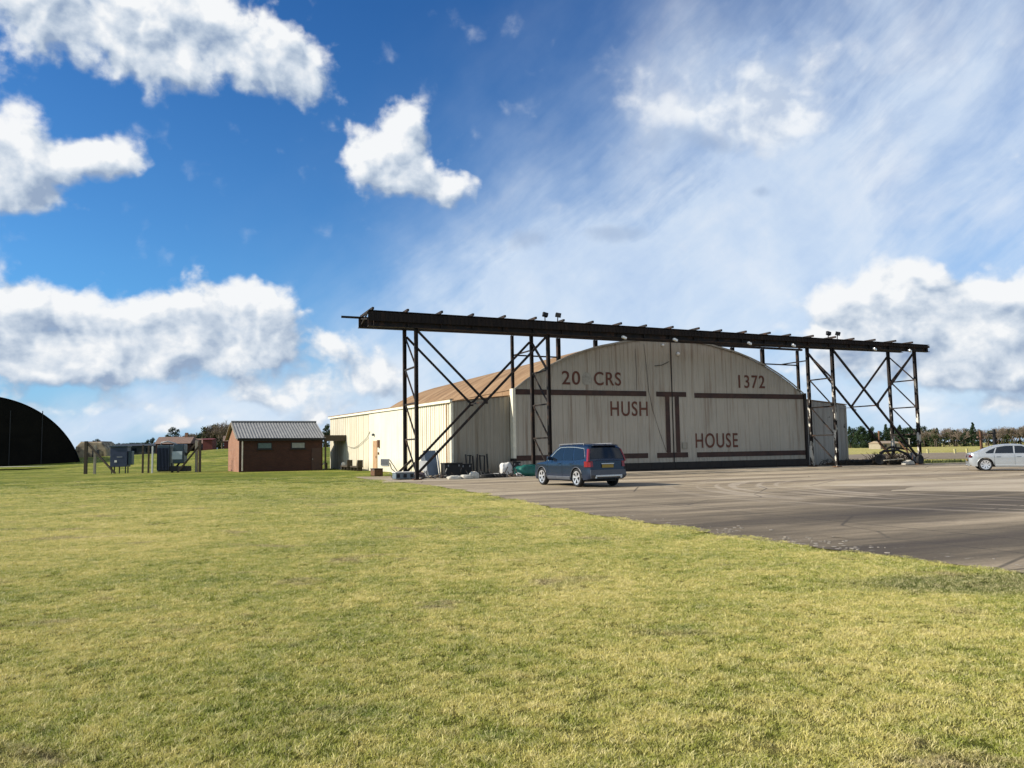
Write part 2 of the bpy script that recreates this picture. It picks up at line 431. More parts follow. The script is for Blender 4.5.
# apron ------------------------------------------------------------
def apron_fn(g, b):
    o = g.obj(); x = g.xyz(o)
    along = g.noise(g.scale(o, (.06, .42, 1)), 1.0, 8, .66)
    mott = g.noise(o, .55, 6, .68)
    fine = g.noise(o, 22, 4, .7)
    grit = g.noise(o, 70, 2, .7)
    big = g.noise(g.scale(o, (.09, .13, 1)), 1.0, 4, .55)
    # older pale concrete near the hangar, darker asphalt towards the lawn
    nn = g.m('ADD', x[1], g.m('MULTIPLY', g.m('SUBTRACT', big, .5), 14.0))
    t = g.mapr(nn, -27, -18)
    c = g.ramp(along, [(.34, (.070, .056, .043)), (.47, (.118, .095, .066)), (.56, (.22, .176, .118)), (.66, (.36, .29, .198))])
    pale = g.ramp(along, [(.34, (.15, .118, .085)), (.47, (.285, .228, .150)), (.56, (.41, .335, .228)), (.66, (.52, .43, .30))])
    c = g.mix(t, c, pale)
    # curved tyre tracks
    cen = g.v('SUBTRACT', o, (19.0, -25.0, 0))
    r = g.v('LENGTH', cen)
    cx = g.xyz(cen)
    ang = g.m('ARCTAN2', cx[1], cx[0])
    cmb = g.n('ShaderNodeCombineXYZ'); g.put(cmb.inputs[0], g.m('MULTIPLY', r, 1.9)); g.put(cmb.inputs[1], g.m('MULTIPLY', ang, 1.2))
    tr = g.noise(cmb.outputs[0], 1.0, 3, .5)
    trk = g.m('MULTIPLY', g.mapr(tr, .52, .60), g.m('MULTIPLY', g.mapr(r, 9, 11), g.mapr(r, 17, 14)))
    c = g.mix(g.m('MULTIPLY', trk, .65), c, (.44, .37, .28))
    c = g.mix(g.mapr(mott, .55, .72, 0, .55), c, (.075, .063, .052))
    c = g.mix(1.0, c, g.ramp(fine, [(.25, (.72, .72, .72)), (.75, (1.22, 1.2, 1.18))]), 'MULTIPLY')
    # crumbs of broken pale surfacing along the lawn edge
    e = g.attr('edge')
    cr = g.noise(g.scale(o, (1, 1, 1)), 4.5, 4, .75)
    crumbs = g.m('MULTIPLY', g.mapr(cr, .60, .64), g.mapr(e, .12, .7))
    crumbs = g.m('MULTIPLY', crumbs, g.mapr(g.noise(o, .5, 2), .42, .55))
    c = g.mix(crumbs, c, (.42, .39, .33))
    # expansion joints and cracks
    fx = g.m('ABSOLUTE', g.m('SUBTRACT', g.m('FRACT', g.m('DIVIDE', x[0], 6.1)), .5))
    fy = g.m('ABSOLUTE', g.m('SUBTRACT', g.m('FRACT', g.m('DIVIDE', x[1], 6.1)), .5))
    j = g.m('MAXIMUM', g.mapr(fx, .4935, .498), g.mapr(fy, .4935, .498))
    vc = g.n('ShaderNodeTexVoronoi', feature='DISTANCE_TO_EDGE', voronoi_dimensions='2D'); vc.inputs['Scale'].default_value = .21
    g.put(vc.inputs['Vector'], g.v('ADD', o, g.v('MULTIPLY', g.n('ShaderNodeTexNoise').outputs['Color'], (1.2, 1.2, 0))))
    ck = g.m('MULTIPLY', g.mapr(vc.outputs['Distance'], .010, .003), g.mapr(big, .42, .52))
    j = g.m('MAXIMUM', j, ck)
    c = g.mix(g.m('MULTIPLY', j, .75), c, (.045, .038, .03))
    g.put(b.inputs['Base Color'], c)
    g.put(b.inputs['Normal'], g.bump(g.m('ADD', fine, grit), .5, .012))
APRON = mat('worn_apron_surface', apron_fn, rough=.88, spec=.25)
def jitter_line(pts, step, amp, seed):
    rnd = random.Random(seed); out = []
    for (x0, y0), (x1, y1) in zip(pts, pts[1:]):
        L = math.hypot(x1 - x0, y1 - y0); k = max(1, int(L / step))
        for i in range(k):
            t = i / k; a = rnd.uniform(-amp, amp)
            nx, ny = -(y1 - y0) / L, (x1 - x0) / L
            a += amp * 2.2 * mnoise.noise(Vector(((x0 + (x1 - x0) * t) * .8, (y0 + (y1 - y0) * t) * .8, seed)))
            out.append((x0 + (x1 - x0) * t + nx * a, y0 + (y1 - y0) * t + ny * a))
    out.append(pts[-1]); return out
EDGE = [(-10.5, 53.0), (-8.9, 48.4), (-6.2, 43.0), (-3.35, 36.4), (-.55, 27.7), (1.23, 21.7), (2.55, 17.8), (3.5, 15.3), (4.37, 13.35), (5.0, 12.1), (5.68, 10.85), (6.26, 9.95), (7.6, 8.2), (9.8, 6), (13, 3), (20, -3), (40, -16)]
def apron():
    edge = jitter_line(EDGE, .35, .09, 3)
    rest = [(130, -16), (130, 78), (60, 69.5), (42.2, 66.6), (36.3, 64.9), (32.3, 64.1), (29.8, 66.0), (29.0, 68.2), (20, 64.0), (5, 57.5), (-4, 53.5)]
    pts = [loc(*p) for p in edge + rest]
    bm = bmesh.new(); lay = bm.verts.layers.float.new('edge')
    k = len(edge)
    outer = [bm.verts.new((u, n, .008)) for u, n in pts]
    for i in range(k): outer[i][lay] = 1.0
    inner = []
    for i in range(k):
        a = Vector(pts[max(0, i - 3)]); b = Vector(pts[min(k - 1, i + 3)]); d = (b - a).normalized()
        nrm = Vector((-d.y, d.x)); p = Vector(pts[i]) + nrm * (1.3 if 0 < i < k - 1 else .01)
        inner.append(bm.verts.new((p.x, p.y, .008)))
    for i in range(k - 1): bm.faces.new((outer[i], outer[i + 1], inner[i + 1], inner[i]))
    f = bm.faces.new([outer[k - 1]] + outer[k:] + [outer[0]] + inner)
    bmesh.ops.triangulate(bm, faces=[f])
    for f in bm.faces:
        if f.normal.z < 0: f.normal_flip()
    me = bpy.data.meshes.new('apron'); bm.to_mesh(me); bm.free(); me.materials.append(APRON)
    o = bpy.data.objects.new('apron', me); COL.objects.link(o); o.location = (OX, OY, 0); o.rotation_euler = (0, 0, ANG)
    tag(o, 'worn brown grey aircraft apron in front of the hangar doors', 'apron', kind='structure')
apron()
def chips():
    """loose pale flakes of surfacing along the lawn edge"""
    rnd = random.Random(17); m = MB()
    for (x0, y0), (x1, y1) in zip(EDGE[3:12], EDGE[4:13]):
        L = math.hypot(x1 - x0, y1 - y0); dx, dy = (x1 - x0) / L, (y1 - y0) / L
        for _ in range(int(L * (26 if 13 < y0 < 20 else 7))):
            t = rnd.random() * L; o = abs(rnd.gauss(0, .55)) + .05
            x, y = x0 + dx * t - dy * o * 1.0, y0 + dy * t + dx * o * 1.0
            if mnoise.noise(Vector((x * .55, y * .55, 2.2))) < .02: continue
            s_ = rnd.uniform(.012, .045); k = rnd.randint(4, 6); a0 = rnd.uniform(0, 6.28); h = rnd.uniform(.011, .02)
            m.prism([(x + s_ * rnd.uniform(.6, 1.2) * math.cos(a0 + i * 6.283 / k), y + s_ * rnd.uniform(.6, 1.2) * math.sin(a0 + i * 6.283 / k)) for i in range(k)], .009, h, 'Z')
    tag(m.build('surface_chips', mat('dull_pale_chips', color=(.30, .265, .215), rough=.9, var=.3)), 'loose pale chips of broken surfacing along the lawn edge', 'chips', kind='stuff')
chips()
def flat(name, pts, z, m, label, cat):
    mb = MB(); mb.face([(u, n, 0) for u, n in [loc(*p) for p in pts]])
    o = mb.build(name, m); o.location = (OX, OY, z); o.rotation_euler = (0, 0, ANG)
    for p in o.data.polygons:
        if p.normal.z < 0: p.flip()
    return tag(o, label, cat, kind='structure')
def patch_fn(g, b):
    o = g.obj()
    a = g.noise(g.scale(o, (.12, .6, 1)), 1.0, 7, .65)
    c = g.ramp(a, [(.36, (.24, .195, .138)), (.5, (.40, .33, .235)), (.66, (.52, .435, .32))])
    c = g.mix(g.mapr(g.noise(o, 18, 4, .7), .4, .8, 0, .4), c, (.12, .10, .08))
    g.put(b.inputs['Base Color'], c)
PATCH = mat('pale_concrete_slab', patch_fn, rough=.9, spec=.2)
pp = [wor(*p) for p in [(10.5, -19.5), (14.1, -18.6), (22, -20.0), (30, -24), (26, -31), (13, -27.0), (9.6, -23.6), (12.5, -22)]]
flat('concrete_slab', jitter_line(pp + [pp[0]], .6, .12, 5)[:-1], .014, PATCH, 'paler concrete patch on the apron at right', 'slab')
pp = [wor(*p) for p in [(-2.6, -2.2), (4, -2.0), (10, -1.2), (12, .6), (31, 1.2), (42, 1.0), (42, 2.6), (33.5, 5.25), (3.9, 5.25), (-.4, 5.0), (-1.6, 1.5)]]
flat('concrete_threshold', jitter_line(pp + [pp[0]], .5, .10, 9)[:-1], .013, PATCH, 'pale dusty concrete strip along the hangar doors', 'threshold')
TAXI = mat('brown_old_taxiway', color=(.20, .155, .10), rough=.95, var=.3, vscale=.3)
flat('taxiway', [(24, 96), (33, 82), (47, 78.5), (140, 108), (240, 150), (240, 195), (82, 133), (55, 128)], .02, TAXI, 'dull brown disused taxiway crossing the far grass', 'taxiway')

# ------------------------------------------------------------------ grass blades near the camera (stuff)
def patch_mesh(seed, n, r):
    rnd = random.Random(seed); V = []; F = []; T = []
    for _ in range(n):
        a = rnd.uniform(0, 2 * math.pi); d = r * math.sqrt(rnd.random()); x, y = d * math.cos(a), d * math.sin(a)
        cl = mnoise.noise(Vector((x * 12, y * 12, seed * 7.3))) + .7 * mnoise.noise(Vector((x * 38, y * 38, seed * 3.1)))
        if cl < -.22 and rnd.random() < .82: continue
        h = rnd.uniform(.006, .0155) * max(.35, 1 + 1.5 * cl) * (1.4 if rnd.random() < .08 else 1); w = rnd.uniform(.0012, .0026)
        th = rnd.uniform(0, 2 * math.pi); lean = rnd.uniform(.3, 2.2) * h; la = rnd.uniform(0, 2 * math.pi)
        ct, st = math.cos(th) * w, math.sin(th) * w; lx, ly = math.cos(la) * lean, math.sin(la) * lean
        i = len(V)
        V += [(x - ct, y - st, -.004), (x + ct, y + st, -.004), (x + lx * .4 - ct * .8, y + ly * .4 - st * .8, h * .62), (x + lx * .4 + ct * .8, y + ly * .4 + st * .8, h * .62), (x + lx, y + ly, h)]
        F += [(i, i + 1, i + 3, i + 2), (i + 2, i + 3, i + 4)]
        t = min(1, max(0, rnd.random() * .7 + .15 + .45 * cl)); T += [t] * 5
    me = bpy.data.meshes.new('grass_patch'); me.from_pydata(V, [], F)
    at = me.attributes.new('tint', 'FLOAT', 'POINT'); at.data.foreach_set('value', T)
    me.materials.append(BLADE); return me
def edge_x(y):
    pts = EDGE
    for (x0, y0), (x1, y1) in zip(pts, pts[1:]):
        if y1 <= y <= y0: return x0 + (x1 - x0) * (y - y0) / (y1 - y0)
    return -11 if y > 53 else 30
def grass():
    src = bpy.data.collections.new('grass_patches')
    for i in range(5):
        o = bpy.data.objects.new('grass_patch', patch_mesh(100 + i, 3000, .3)); src.objects.link(o)
    rnd = random.Random(11); P = []; S = []; R = []
    def add(y0, y1, dens, s0, s1):
        st = 1 / math.sqrt(dens); y = y0; r = 0
        while y < y1:
            xl, xr = -.70 * y - 1.5, .70 * y + 1.5; x = xl + (st / 2 if r % 2 else 0)
            while x < xr:
                xx, yy = x + rnd.uniform(-.3, .3) * st, y + rnd.uniform(-.3, .3) * st
                x += st
                if xx > edge_x(yy) - .10 + .22 * mnoise.noise(Vector((xx * 1.1, yy * 1.1, 4))) or rnd.random() < sstep(24, 58, yy): continue
                P.append((xx, yy, 0)); S.append(rnd.uniform(s0, s1)); R.append(rnd.uniform(0, 6.283))
            y += st; r += 1
    add(2.4, 9, 9, .9, 1.15); add(9, 16, 7, 1.0, 1.3); add(16, 28, 4.0, 1.2, 1.6); add(28, 58, 2.2, 1.4, 1.9)
    me = bpy.data.meshes.new('grass'); me.from_pydata(P, [], [])
    a = me.attributes.new('sc', 'FLOAT', 'POINT'); a.data.foreach_set('value', S)
    a = me.attributes.new('rot', 'FLOAT', 'POINT'); a.data.foreach_set('value', R)
    o = bpy.data.objects.new('grass', me); COL.objects.link(o)
    tag(o, 'short mown lawn grass, straw tipped, in the foreground', 'grass', kind='stuff')
    ng = bpy.data.node_groups.new('grass_scatter', 'GeometryNodeTree')
    ng.interface.new_socket('Geometry', in_out='INPUT', socket_type='NodeSocketGeometry')
    ng.interface.new_socket('Geometry', in_out='OUTPUT', socket_type='NodeSocketGeometry')
    N = ng.nodes; L = ng.links
    gi, go = N.new('NodeGroupInput'), N.new('NodeGroupOutput')
    mp = N.new('GeometryNodeMeshToPoints'); ip = N.new('GeometryNodeInstanceOnPoints')
    ci = N.new('GeometryNodeCollectionInfo'); ci.inputs['Collection'].default_value = src; ci.inputs['Separate Children'].default_value = True
    at = N.new('GeometryNodeInputNamedAttribute'); at.data_type = 'FLOAT'; at.inputs[0].default_value = 'sc'
    ar = N.new('GeometryNodeInputNamedAttribute'); ar.data_type = 'FLOAT'; ar.inputs[0].default_value = 'rot'
    cx = N.new('ShaderNodeCombineXYZ')
    L.new(gi.outputs[0], mp.inputs[0]); L.new(mp.outputs[0], ip.inputs['Points']); L.new(ci.outputs[0], ip.inputs['Instance'])
    ip.inputs['Pick Instance'].default_value = True
    L.new(ar.outputs[0], cx.inputs[2])
    L.new(cx.outputs[0], ip.inputs['Rotation']); L.new(at.outputs[0], ip.inputs['Scale']); L.new(ip.outputs[0], go.inputs[0])
    md = o.modifiers.new('scatter', 'NODES'); md.node_group = ng
grass()

# ------------------------------------------------------------------ hangar
PROF = [(0, 9.42), (1.8, 9.36), (3.57, 9.15), (5.9, 8.68), (7.3, 8.25), (8.7, 7.72), (10.2, 6.98), (11.3, 6.32), (12.33, 5.6)]
UC, UL, UR = 20.53, 8.2, 32.86
def arch(u): return lerp_tab(PROF, abs(u - UC))
ND = 5.0        # door plane
hang = thing('hangar', 'long barrel roofed hangar with big lettered cream doors and side annexes', 'hangar', (OX, OY, 0), ANG)
def ribbed(us, zlo, ztop, n, depth, pitch, duty=.42):
    """trapezoidal profile sheet standing on zlo, up to ztop(u), in the plane n"""
    u0, u1 = us; pts = []; u = u0
    while u < u1 - 1e-6:
        for f, d in ((0, 0), (1 - duty - .1, 0), (1 - duty, 1), (.92, 1)):
            uu = u + f * pitch
            if uu < u1: pts.append((uu, n - depth * d))
        u += pitch
    pts.append((u1, n)); m = MB()
    m.sheet([[(a, b, zlo) for a, b in pts], [(a, b, (zlo + ztop(a)) / 2) for a, b in pts], [(a, b, ztop(a)) for a, b in pts]])
    return m
MID = 20.62
def door_leaf(u0, u1):
    d = ribbed((u0, u1), .55, lambda u: arch(u) - .06, ND, .026, .33, .3).build('sliding_door', DOORM, hang)
    return d
dl, dr = door_leaf(UL + .02, MID - .02), door_leaf(MID + .02, UR - .02)
dl['label'] = 'left door leaf lettered 20 CRS and HUSH'; dr['label'] = 'right door leaf lettered 1372 and HOUSE'
def band(u0, u1, z0, z1, par, n=ND - .032, name='painted_band'):
    m = MB(); m.box(((u0 + u1) / 2, n, (z0 + z1) / 2), (u1 - u0, .012, z1 - z0)); return m.build(name, BANDP, par)
band(UL + .05, 18.43, 5.26, 5.62, dl); band(22.56, UR - .05, 5.19, 5.55, dr)
band(19.27, 20.58, 5.25, 5.60, dl); band(20.66, 21.84, 5.25, 5.60, dr)
band(20.0, 20.37, 1.23, 5.247, dl); band(20.83, 21.19, 1.23, 5.247, dr)
band(UL + .05, 18.43, .88, 1.225, dl); band(22.62, UR - .05, .85, 1.21, dr)
band(19.19, 20.58, .87, 1.225, dl); band(20.66, 21.83, .87, 1.225, dr)
RX = (rad(90), 0, 0)
lettering('lettering', '20', BROWNP, dl, (11.72, ND - .03, 5.98), .95, 1.42, RX)
lettering('lettering', 'CRS', BROWNP, dl, (14.22, ND - .03, 5.97), .95, 2.16, RX)
lettering('lettering', 'HUSH', BROWNP, dl, (15.46, ND - .03, 3.84), 1.05, 3.05, RX)
lettering('lettering', 'HOUSE', BROWNP, dr, (22.52, ND - .03, 1.52), 1.08, 3.83, RX)
lettering('lettering', '1372', BROWNP, dr, (26.62, ND - .03, 5.97), 1.0, 2.5, RX)
SMUDGE = mat('scrubbed_out_paint', color=(.36, .33, .27), rough=.8, var=.3, vscale=3)
m = MB(); m.prism([(13.3, 6.12), (13.45, 6.0), (13.95, 6.02), (14.06, 6.3), (13.9, 6.82), (13.5, 6.86), (13.32, 6.6)], ND - .034, ND - .026); m.build('scrubbed_patch', SMUDGE, dl)
m = MB(); m.box((21.55, ND - .06, 1.72), (.42, .06, .45)); m.build('notice_plate', SHADEM, dr, bevel=.01)
m = MB(); m.tube([(18.35, ND - .035, 9.0), (18.5, ND - .035, 7.4), (18.62, ND - .04, 5.7), (18.95, ND - .035, 4.2), (19.45, ND - .035, 2.7), (19.97, ND - .04, 1.3)], .013, 6); m.tube([(17.6, ND - .035, 8.6), (17.66, ND - .035, 7.0), (17.62, ND - .035, 5.7)], .010, 6); m.build('cable', BLACKM, dl)
m = MB(); m.box(((MID), ND - .01, 4.9), (.05, .08, 8.9)); m.build('door_seam', BLACKM, hang)
m = MB()
for u in (UL + .7 + i * 1.02 for i in range(24)): m.box((u, ND - .10, .30), (1.0, .08, .42))
m.box(((UL + UR) / 2, ND - .02, .3), (UR - UL, .10, .50)); m.build('door_base_beam', PLINTH, hang)
m = MB(); m.box(((UL + UR) / 2, ND - .6, .035), (UR - UL + 12, .12, .06)); m.box(((UL + UR) / 2, ND - .95, .035), (UR - UL + 12, .12, .06)); m.build('door_track', STEEL, hang)
# arch trim over the doors
m = MB(); S = [i / 48 for i in range(49)]
us = [UL + (UR - UL) * t for t in S]
m.sheet([[(u, ND - .10, arch(u) - .05) for u in us], [(u, ND - .10, arch(u) + .07) for u in us], [(u, ND + .05, arch(u) + .07) for u in us]]); m.build('arch_trim', SHADEM, hang, solid=.03)
# main roof, corrugated along the span
m = MB(); rows = []; k = 148
for i in range(k * 2 + 1):
    n = ND + .04 + 37.0 * i / (2 * k); dz = .035 if i % 2 else 0
    rows.append([(u, n, arch(u) + dz) for u in us])
m.sheet(rows); m.build('roof', ROOFM, hang, smooth=False)
m = MB(); m.prism([(u, arch(u) - .08) for u in us] + [(UR, 0), (UL, 0)], ND + 36.85, ND + 36.95); m.build('rear_wall', SHADEM, hang)
m = MB()
for u in (UL + .1, UR - .1): m.box((u, ND + 18.5, 2.8), (.1, 36.6, 5.6))
m.build('side_wall', ROOFM, hang)
# corner posts of the door frame (lit cream edge at left)
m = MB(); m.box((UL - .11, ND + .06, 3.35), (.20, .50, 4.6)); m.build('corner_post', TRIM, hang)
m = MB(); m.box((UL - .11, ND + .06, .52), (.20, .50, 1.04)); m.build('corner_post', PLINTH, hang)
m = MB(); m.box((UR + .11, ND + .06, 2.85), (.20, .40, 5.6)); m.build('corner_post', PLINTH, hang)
# left annex
NA = 5.35; AU, BU, BN = 3.95, 2.82, 41.26
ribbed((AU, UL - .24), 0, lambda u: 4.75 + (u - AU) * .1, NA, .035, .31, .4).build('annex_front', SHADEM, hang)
m = MB(); L = BN - NA; s = 0; pts = []
while s < L:
    for f, d in ((0, 0), (.50, 0), (.56, 1), (.94, 1)):
        ss = s + f * .43
        if ss < L:
            t = ss / L; pts.append((AU + (BU - AU) * t - .04 * d, NA + ss, 4.72 + .45 * t))
    s += .43
# smoother over-sheeted stretch beside the door
m.sheet([[(a, b, 0) for a, b, c in pts], [(a, b, c * .5) for a, b, c in pts], [(a, b, c) for a, b, c in pts]])
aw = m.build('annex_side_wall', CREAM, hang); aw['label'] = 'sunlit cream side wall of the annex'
def wl(s, z, out=0.0):
    t = s / L; return (AU + (BU - AU) * t - out, NA + s, z)
WR = math.atan2(AU - BU, L)
m = MB(); m.box(tuple(Vector(wl(14.8, 2.45, .065))), (.05, 10.6, 4.86), rz=WR); m.build('flat_sheeting', CREAMF, hang)
m = MB(); m.bar(wl(-.15, 4.80, .12), wl(L + .1, 5.25, .12), .16, .17); m.build('gutter', TRIM, hang)
m = MB(); m.bar(wl(-.15, 4.925, .08), wl(L + .1, 5.375, .08), .28, .06); m.build('eaves_flashing', ROOFM, hang)
m = MB(); m.tube([wl(.6, 4.7, .16), wl(.6, .1, .16)], .05); m.build('downpipe', TANDOOR, hang)
m = MB(); m.box((AU - .02, NA - .03, 2.35), (.16, .10, 4.7)); m.build('corner_flashing', TRIM, hang)
m = MB(); m.sheet([[(AU - .1, NA - .08, 4.78), (UL - .05, NA - .08, 5.22)], [(BU - .1, BN + .1, 5.22), (UL - .05, BN + .1, 5.6)]]); m.build('annex_roof', ROOFM, hang, solid=.06)
m = MB(); m.prism([(BU, 0), (UL, 0), (UL, 5.5), (BU, 5.1)], BN - .08, BN); m.build('annex_rear_wall', SHADEM, hang)
m = MB(); m.box(tuple(wl(17.98, 1.32, .12)), (.06, 1.25, 2.5), rz=WR); dd = m.build('personnel_door', TANDOOR, hang, bevel=.01)
m = MB(); m.box(tuple(wl(17.5, 1.2, .17)), (.05, .05, .2), rz=WR); m.build('handle', BLACKM, dd)
m = MB(); m.box(tuple(wl(16.8, 2.3, .16)), (.14, .4, .62), rz=WR); m.build('switch_box', RUSTL, hang, bevel=.01)
m = MB(); m.box(tuple(wl(16.9, 1.5, .13)), (.08, .22, .2), rz=WR); m.build('switch_box', RUSTL, hang, bevel=.01)
m = MB(); m.box(tuple(wl(15.0, .78, .13)), (.08, 2.2, .55), rz=WR); m.build('vent_louvre', GREYM, hang)
for i in range(5):
    m = MB(); m.bar(tuple(wl(13.98, .62 + i * .09, .19)), tuple(wl(16.0, .62 + i * .09, .19)), .03, .04); m.build('louvre_slat', BLACKM, hang)
m = MB(); m.tube([wl(13.6, .72, .14), wl(13.2, .3, .14), wl(12.2, 0.06, .14)], .03, 6); m.tube([wl(13.7, 1.0, .14), wl(11.7, .15, .14)], .025, 6); m.build('cable_conduit', BLACKM, hang)
m = MB(); m.lathe([(.01, -.02), (.11, 0), (.13, .1), (.08, .18), (.01, .2)], wl(18.3, 3.0, .2), seg=12); m.build('bulkhead_lamp', TEAL, hang)
m = MB(); m.tube([wl(27.7, 2.24, .13), wl(26.6, 2.1, .13), wl(25.2, 2.05, .13), wl(23.8, 2.2, .13), wl(22.0, 2.55, .13), wl(20.4, 2.94, .13), wl(19.6, 3.4, .13)], .025, 6); m.build('sagging_cable', WOODL, hang)
# right annex
NAR = 5.35
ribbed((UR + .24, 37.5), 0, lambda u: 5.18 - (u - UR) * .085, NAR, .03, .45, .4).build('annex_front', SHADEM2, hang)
m = MB(); m.box((37.5, NAR + 17.8, 2.38), (.1, 35.7, 4.76)); m.build('annex_side_wall', SHADEM, hang)
m = MB(); m.sheet([[(UR + .1, NAR - .08, 5.24), (37.65, NAR - .08, 4.83)], [(UR + .1, BN, 5.5), (37.65, BN, 4.83)]]); m.build('annex_roof', ROOFM, hang, solid=.06)
m = MB(); m.box((37.5, NAR - .02, 2.38), (.16, .12, 4.74)); m.build('corner_flashing', SHADEM, hang)
# lamps fixed on the doors
for u, z, r in ((21.22, 8.38, .14), (19.91, 8.97, .10)):
    m = MB(); m.lathe([(.02, 0), (r, -.03), (r, -.09), (r * .7, -.16), (.02, -.19)], (u, ND - .03, z), 'Y', 14); m.build('bulkhead_lamp', LAMPG, hang, smooth=True)
m = MB(); m.tube([(19.2, ND - .035, 7.45), (19.8, ND - .035, 7.52), (20.45, ND - .035, 7.8)], .02, 6); m.build('cable', BLACKM, hang)
m = MB(); m.tube([(36.8, NAR - .2, 4.5), (37.6, NAR - .3, 4.55), (38.2, NAR - .3, 4.5)], .03, 6); m.lathe([(.03, 0), (.16, .04), (.16, .1), (.05, .18)], (38.2, NAR - .3, 4.3)); m.build('wall_lamp', GREYM, hang)

# ------------------------------------------------------------------ door gantry
gan = thing('door_gantry', 'black rusty steel gantry on trestle legs spanning across the hangar doors', 'gantry', (OX, OY, 0), ANG)
GB = 8.56
def gtop(u): return 9.47 - .0080 * (u + 2.7)
US = [(0.0, STEEL), (8.3, STEEL), (31.0, FLAKE), (39.25, FLAKE)]
GD = 2.4
for u, mt in US:
    for n in (0, GD):
        m = MB(); m.angle((u, n, .06), (u, n, GB + (.26 if n else 0)), .195, .022); c = m.build('column', mt, gan)
        m = MB(); m.box((u, n, .045), (.46, .46, .05))
        for a, b in ((-.17, -.17), (-.17, .17), (.17, -.17), (.17, .17)): m.tube([(u + a, n + b, .06), (u + a, n + b, .12)], .02, 6)
        m.build('base_plate', RUSTL, c)
    hs = [.35, 2.3, 4.35, 6.4, 8.35]
    for z in hs[1:-1]:
        m = MB(); m.bar((u, .10, z), (u, GD - .10, z), .09, .09); m.build('trestle_rail', STEEL, gan)
    for i, (za, zb) in enumerate(zip(hs, hs[1:])):
        m = MB(); m.bar((u + .02, GD - .12, zb), (u + .02, .12, za), .075, .075); m.build('trestle_brace', STEEL, gan)
    if u > 35:
        m = MB(); m.bar((u - .06, .12, 8.35), (u - .06, GD - .12, 6.4), .075); m.build('trestle_brace', STEEL, gan)
    if u in (8.3, 31.0):
        m = MB(); m.bar((u - .06, .12, 6.4), (u - .06, GD - .12, 8.35), .06); m.build('trestle_brace', STEEL, gan)
for n in (0, GD):
    for uo, ui in ((0.0, 8.3), (39.25, 31.0)):
        sg = 1 if ui > uo else -1
        m = MB(); m.angle((uo + sg * .12, n, .45), (ui - sg * .12, n, GB - .15), .125, .02); m.build('long_brace', STEEL, gan)
        um, zm = (uo + ui) / 2, (GB + .3) / 2
        m = MB(); m.angle((uo + sg * .12, n, GB - .15), (um - sg * .08, n, zm + .12), .115, .02); m.build('short_brace', STEEL, gan)
        m = MB(); m.box((um, n - .08, zm + .02), (.28, .02, .28)); m.build('gusset_plate', STEEL, gan)
for um in (4.15, 35.12):
    m = MB(); m.bar((um, .1, 4.44), (um, GD - .1, 4.44), .09); m.build('trestle_rail', STEEL, gan)
# longitudinal girders
for n, GB_ in ((0, GB), (GD, GB + .26)):
    m = MB(); k = 44
    ul, ur = -2.75, 40.75
    for i in range(k):
        a, b = ul + (ur - ul) * i / k, ul + (ur - ul) * (i + 1) / k
        za, zb = gtop(a), gtop(b)
        for (y0, y1, lo, hi) in ((n - .02, n + .02, None, None), (n - .17, n + .17, 'top', 0), (n - .17, n + .17, 'bot', 0)):
            if lo is None: q = [(a, GB_ + .042), (b, GB_ + .042), (b, zb - .042), (a, za - .042)]
            elif lo == 'top': q = [(a, za - .04), (b, zb - .04), (b, zb), (a, za)]
            else: q = [(a, GB_), (b, GB_), (b, GB_ + .04), (a, GB_ + .04)]
            m.prism(q, y0, y1)
    for i in range(23):
        u = ul + .3 + i * 1.95
        m.box((u, n - .09, (GB_ + gtop(u)) / 2), (.03, .13, gtop(u) - GB_ - .09))
    m.build('girder', STEEL, gan)
def fascia_fn(g, b):
    o = g.obj()
    a = g.noise(g.scale(o, (2.2, 1, .5)), 1.0, 6, .7)
    c = g.ramp(a, [(.3, (.012, .010, .010)), (.55, (.022, .016, .013)), (.8, (.055, .030, .018))])
    g.put(b.inputs['Base Color'], c)
FASC = mat('dark_rusted_fascia', fascia_fn, rough=.85, spec=.2)
m = MB(); pts = []; u = -2.7
while u < 40.7:
    pts += [(u, -.185), (u + .10, -.185), (u + .13, -.215), (u + .23, -.215)]; u += .26
m.sheet([[(a, b, GB + .30) for a, b in pts], [(a, b, gtop(a) - .10) for a, b in pts]]); m.build('fascia', FASC, gan, solid=.006)
# deck of sheeting and cross joists
u, i = -2.55, 0
while u < 40.6:
    back = 5.2 if 8 < u < 33.2 else GD + .25
    z = gtop(u) + .065
    m = MB(); m.bar((u, -.38 - .10 * ((i * 7) % 3), z), (u, back, z), .11, .13); m.build('joist', STEEL, gan)
    u += 1.965; i += 1
m = MB(); m.bar((-3.75, GD, 9.43), (-2.3, GD, 9.43), .10, .12); m.build('projecting_rail', STEEL, gan)
m = MB(); m.bar((-2.75, .1, 9.35), (-2.6, GD - .1, 9.0), .07); m.bar((-2.75, .1, 9.0), (-2.6, GD - .1, 9.35), .07); m.build('end_brace', STEEL, gan)
m = MB(); m.prism([(8.1, gtop(8.1) - .16), (33.1, gtop(33.1) - .16), (33.1, gtop(33.1) - .01), (8.1, gtop(8.1) - .01)], 5.07, 5.23); m.build('girder', STEEL, gan)
for u in (8.16, 11.6, 14.5, 26.3, 29.15, 32.62):
    zb = max(arch(u) - .3, 5.0) if UL < u < UR else 5.3
    if u > 32: zb = 5.3
    m = MB(); m.angle((u, 5.16, zb), (u, 5.16, gtop(u) - .18), .24 if u not in (8.16, 32.62) else .18, .03); m.build('door_head_post', STEEL, gan)
for a, b in ((8.16, 11.6), (29.15, 32.62)):
    m = MB(); m.bar((a, 5.16, 7.9), (b, 5.16, 7.86), .09); m.build('door_head_rail', STEEL, gan)
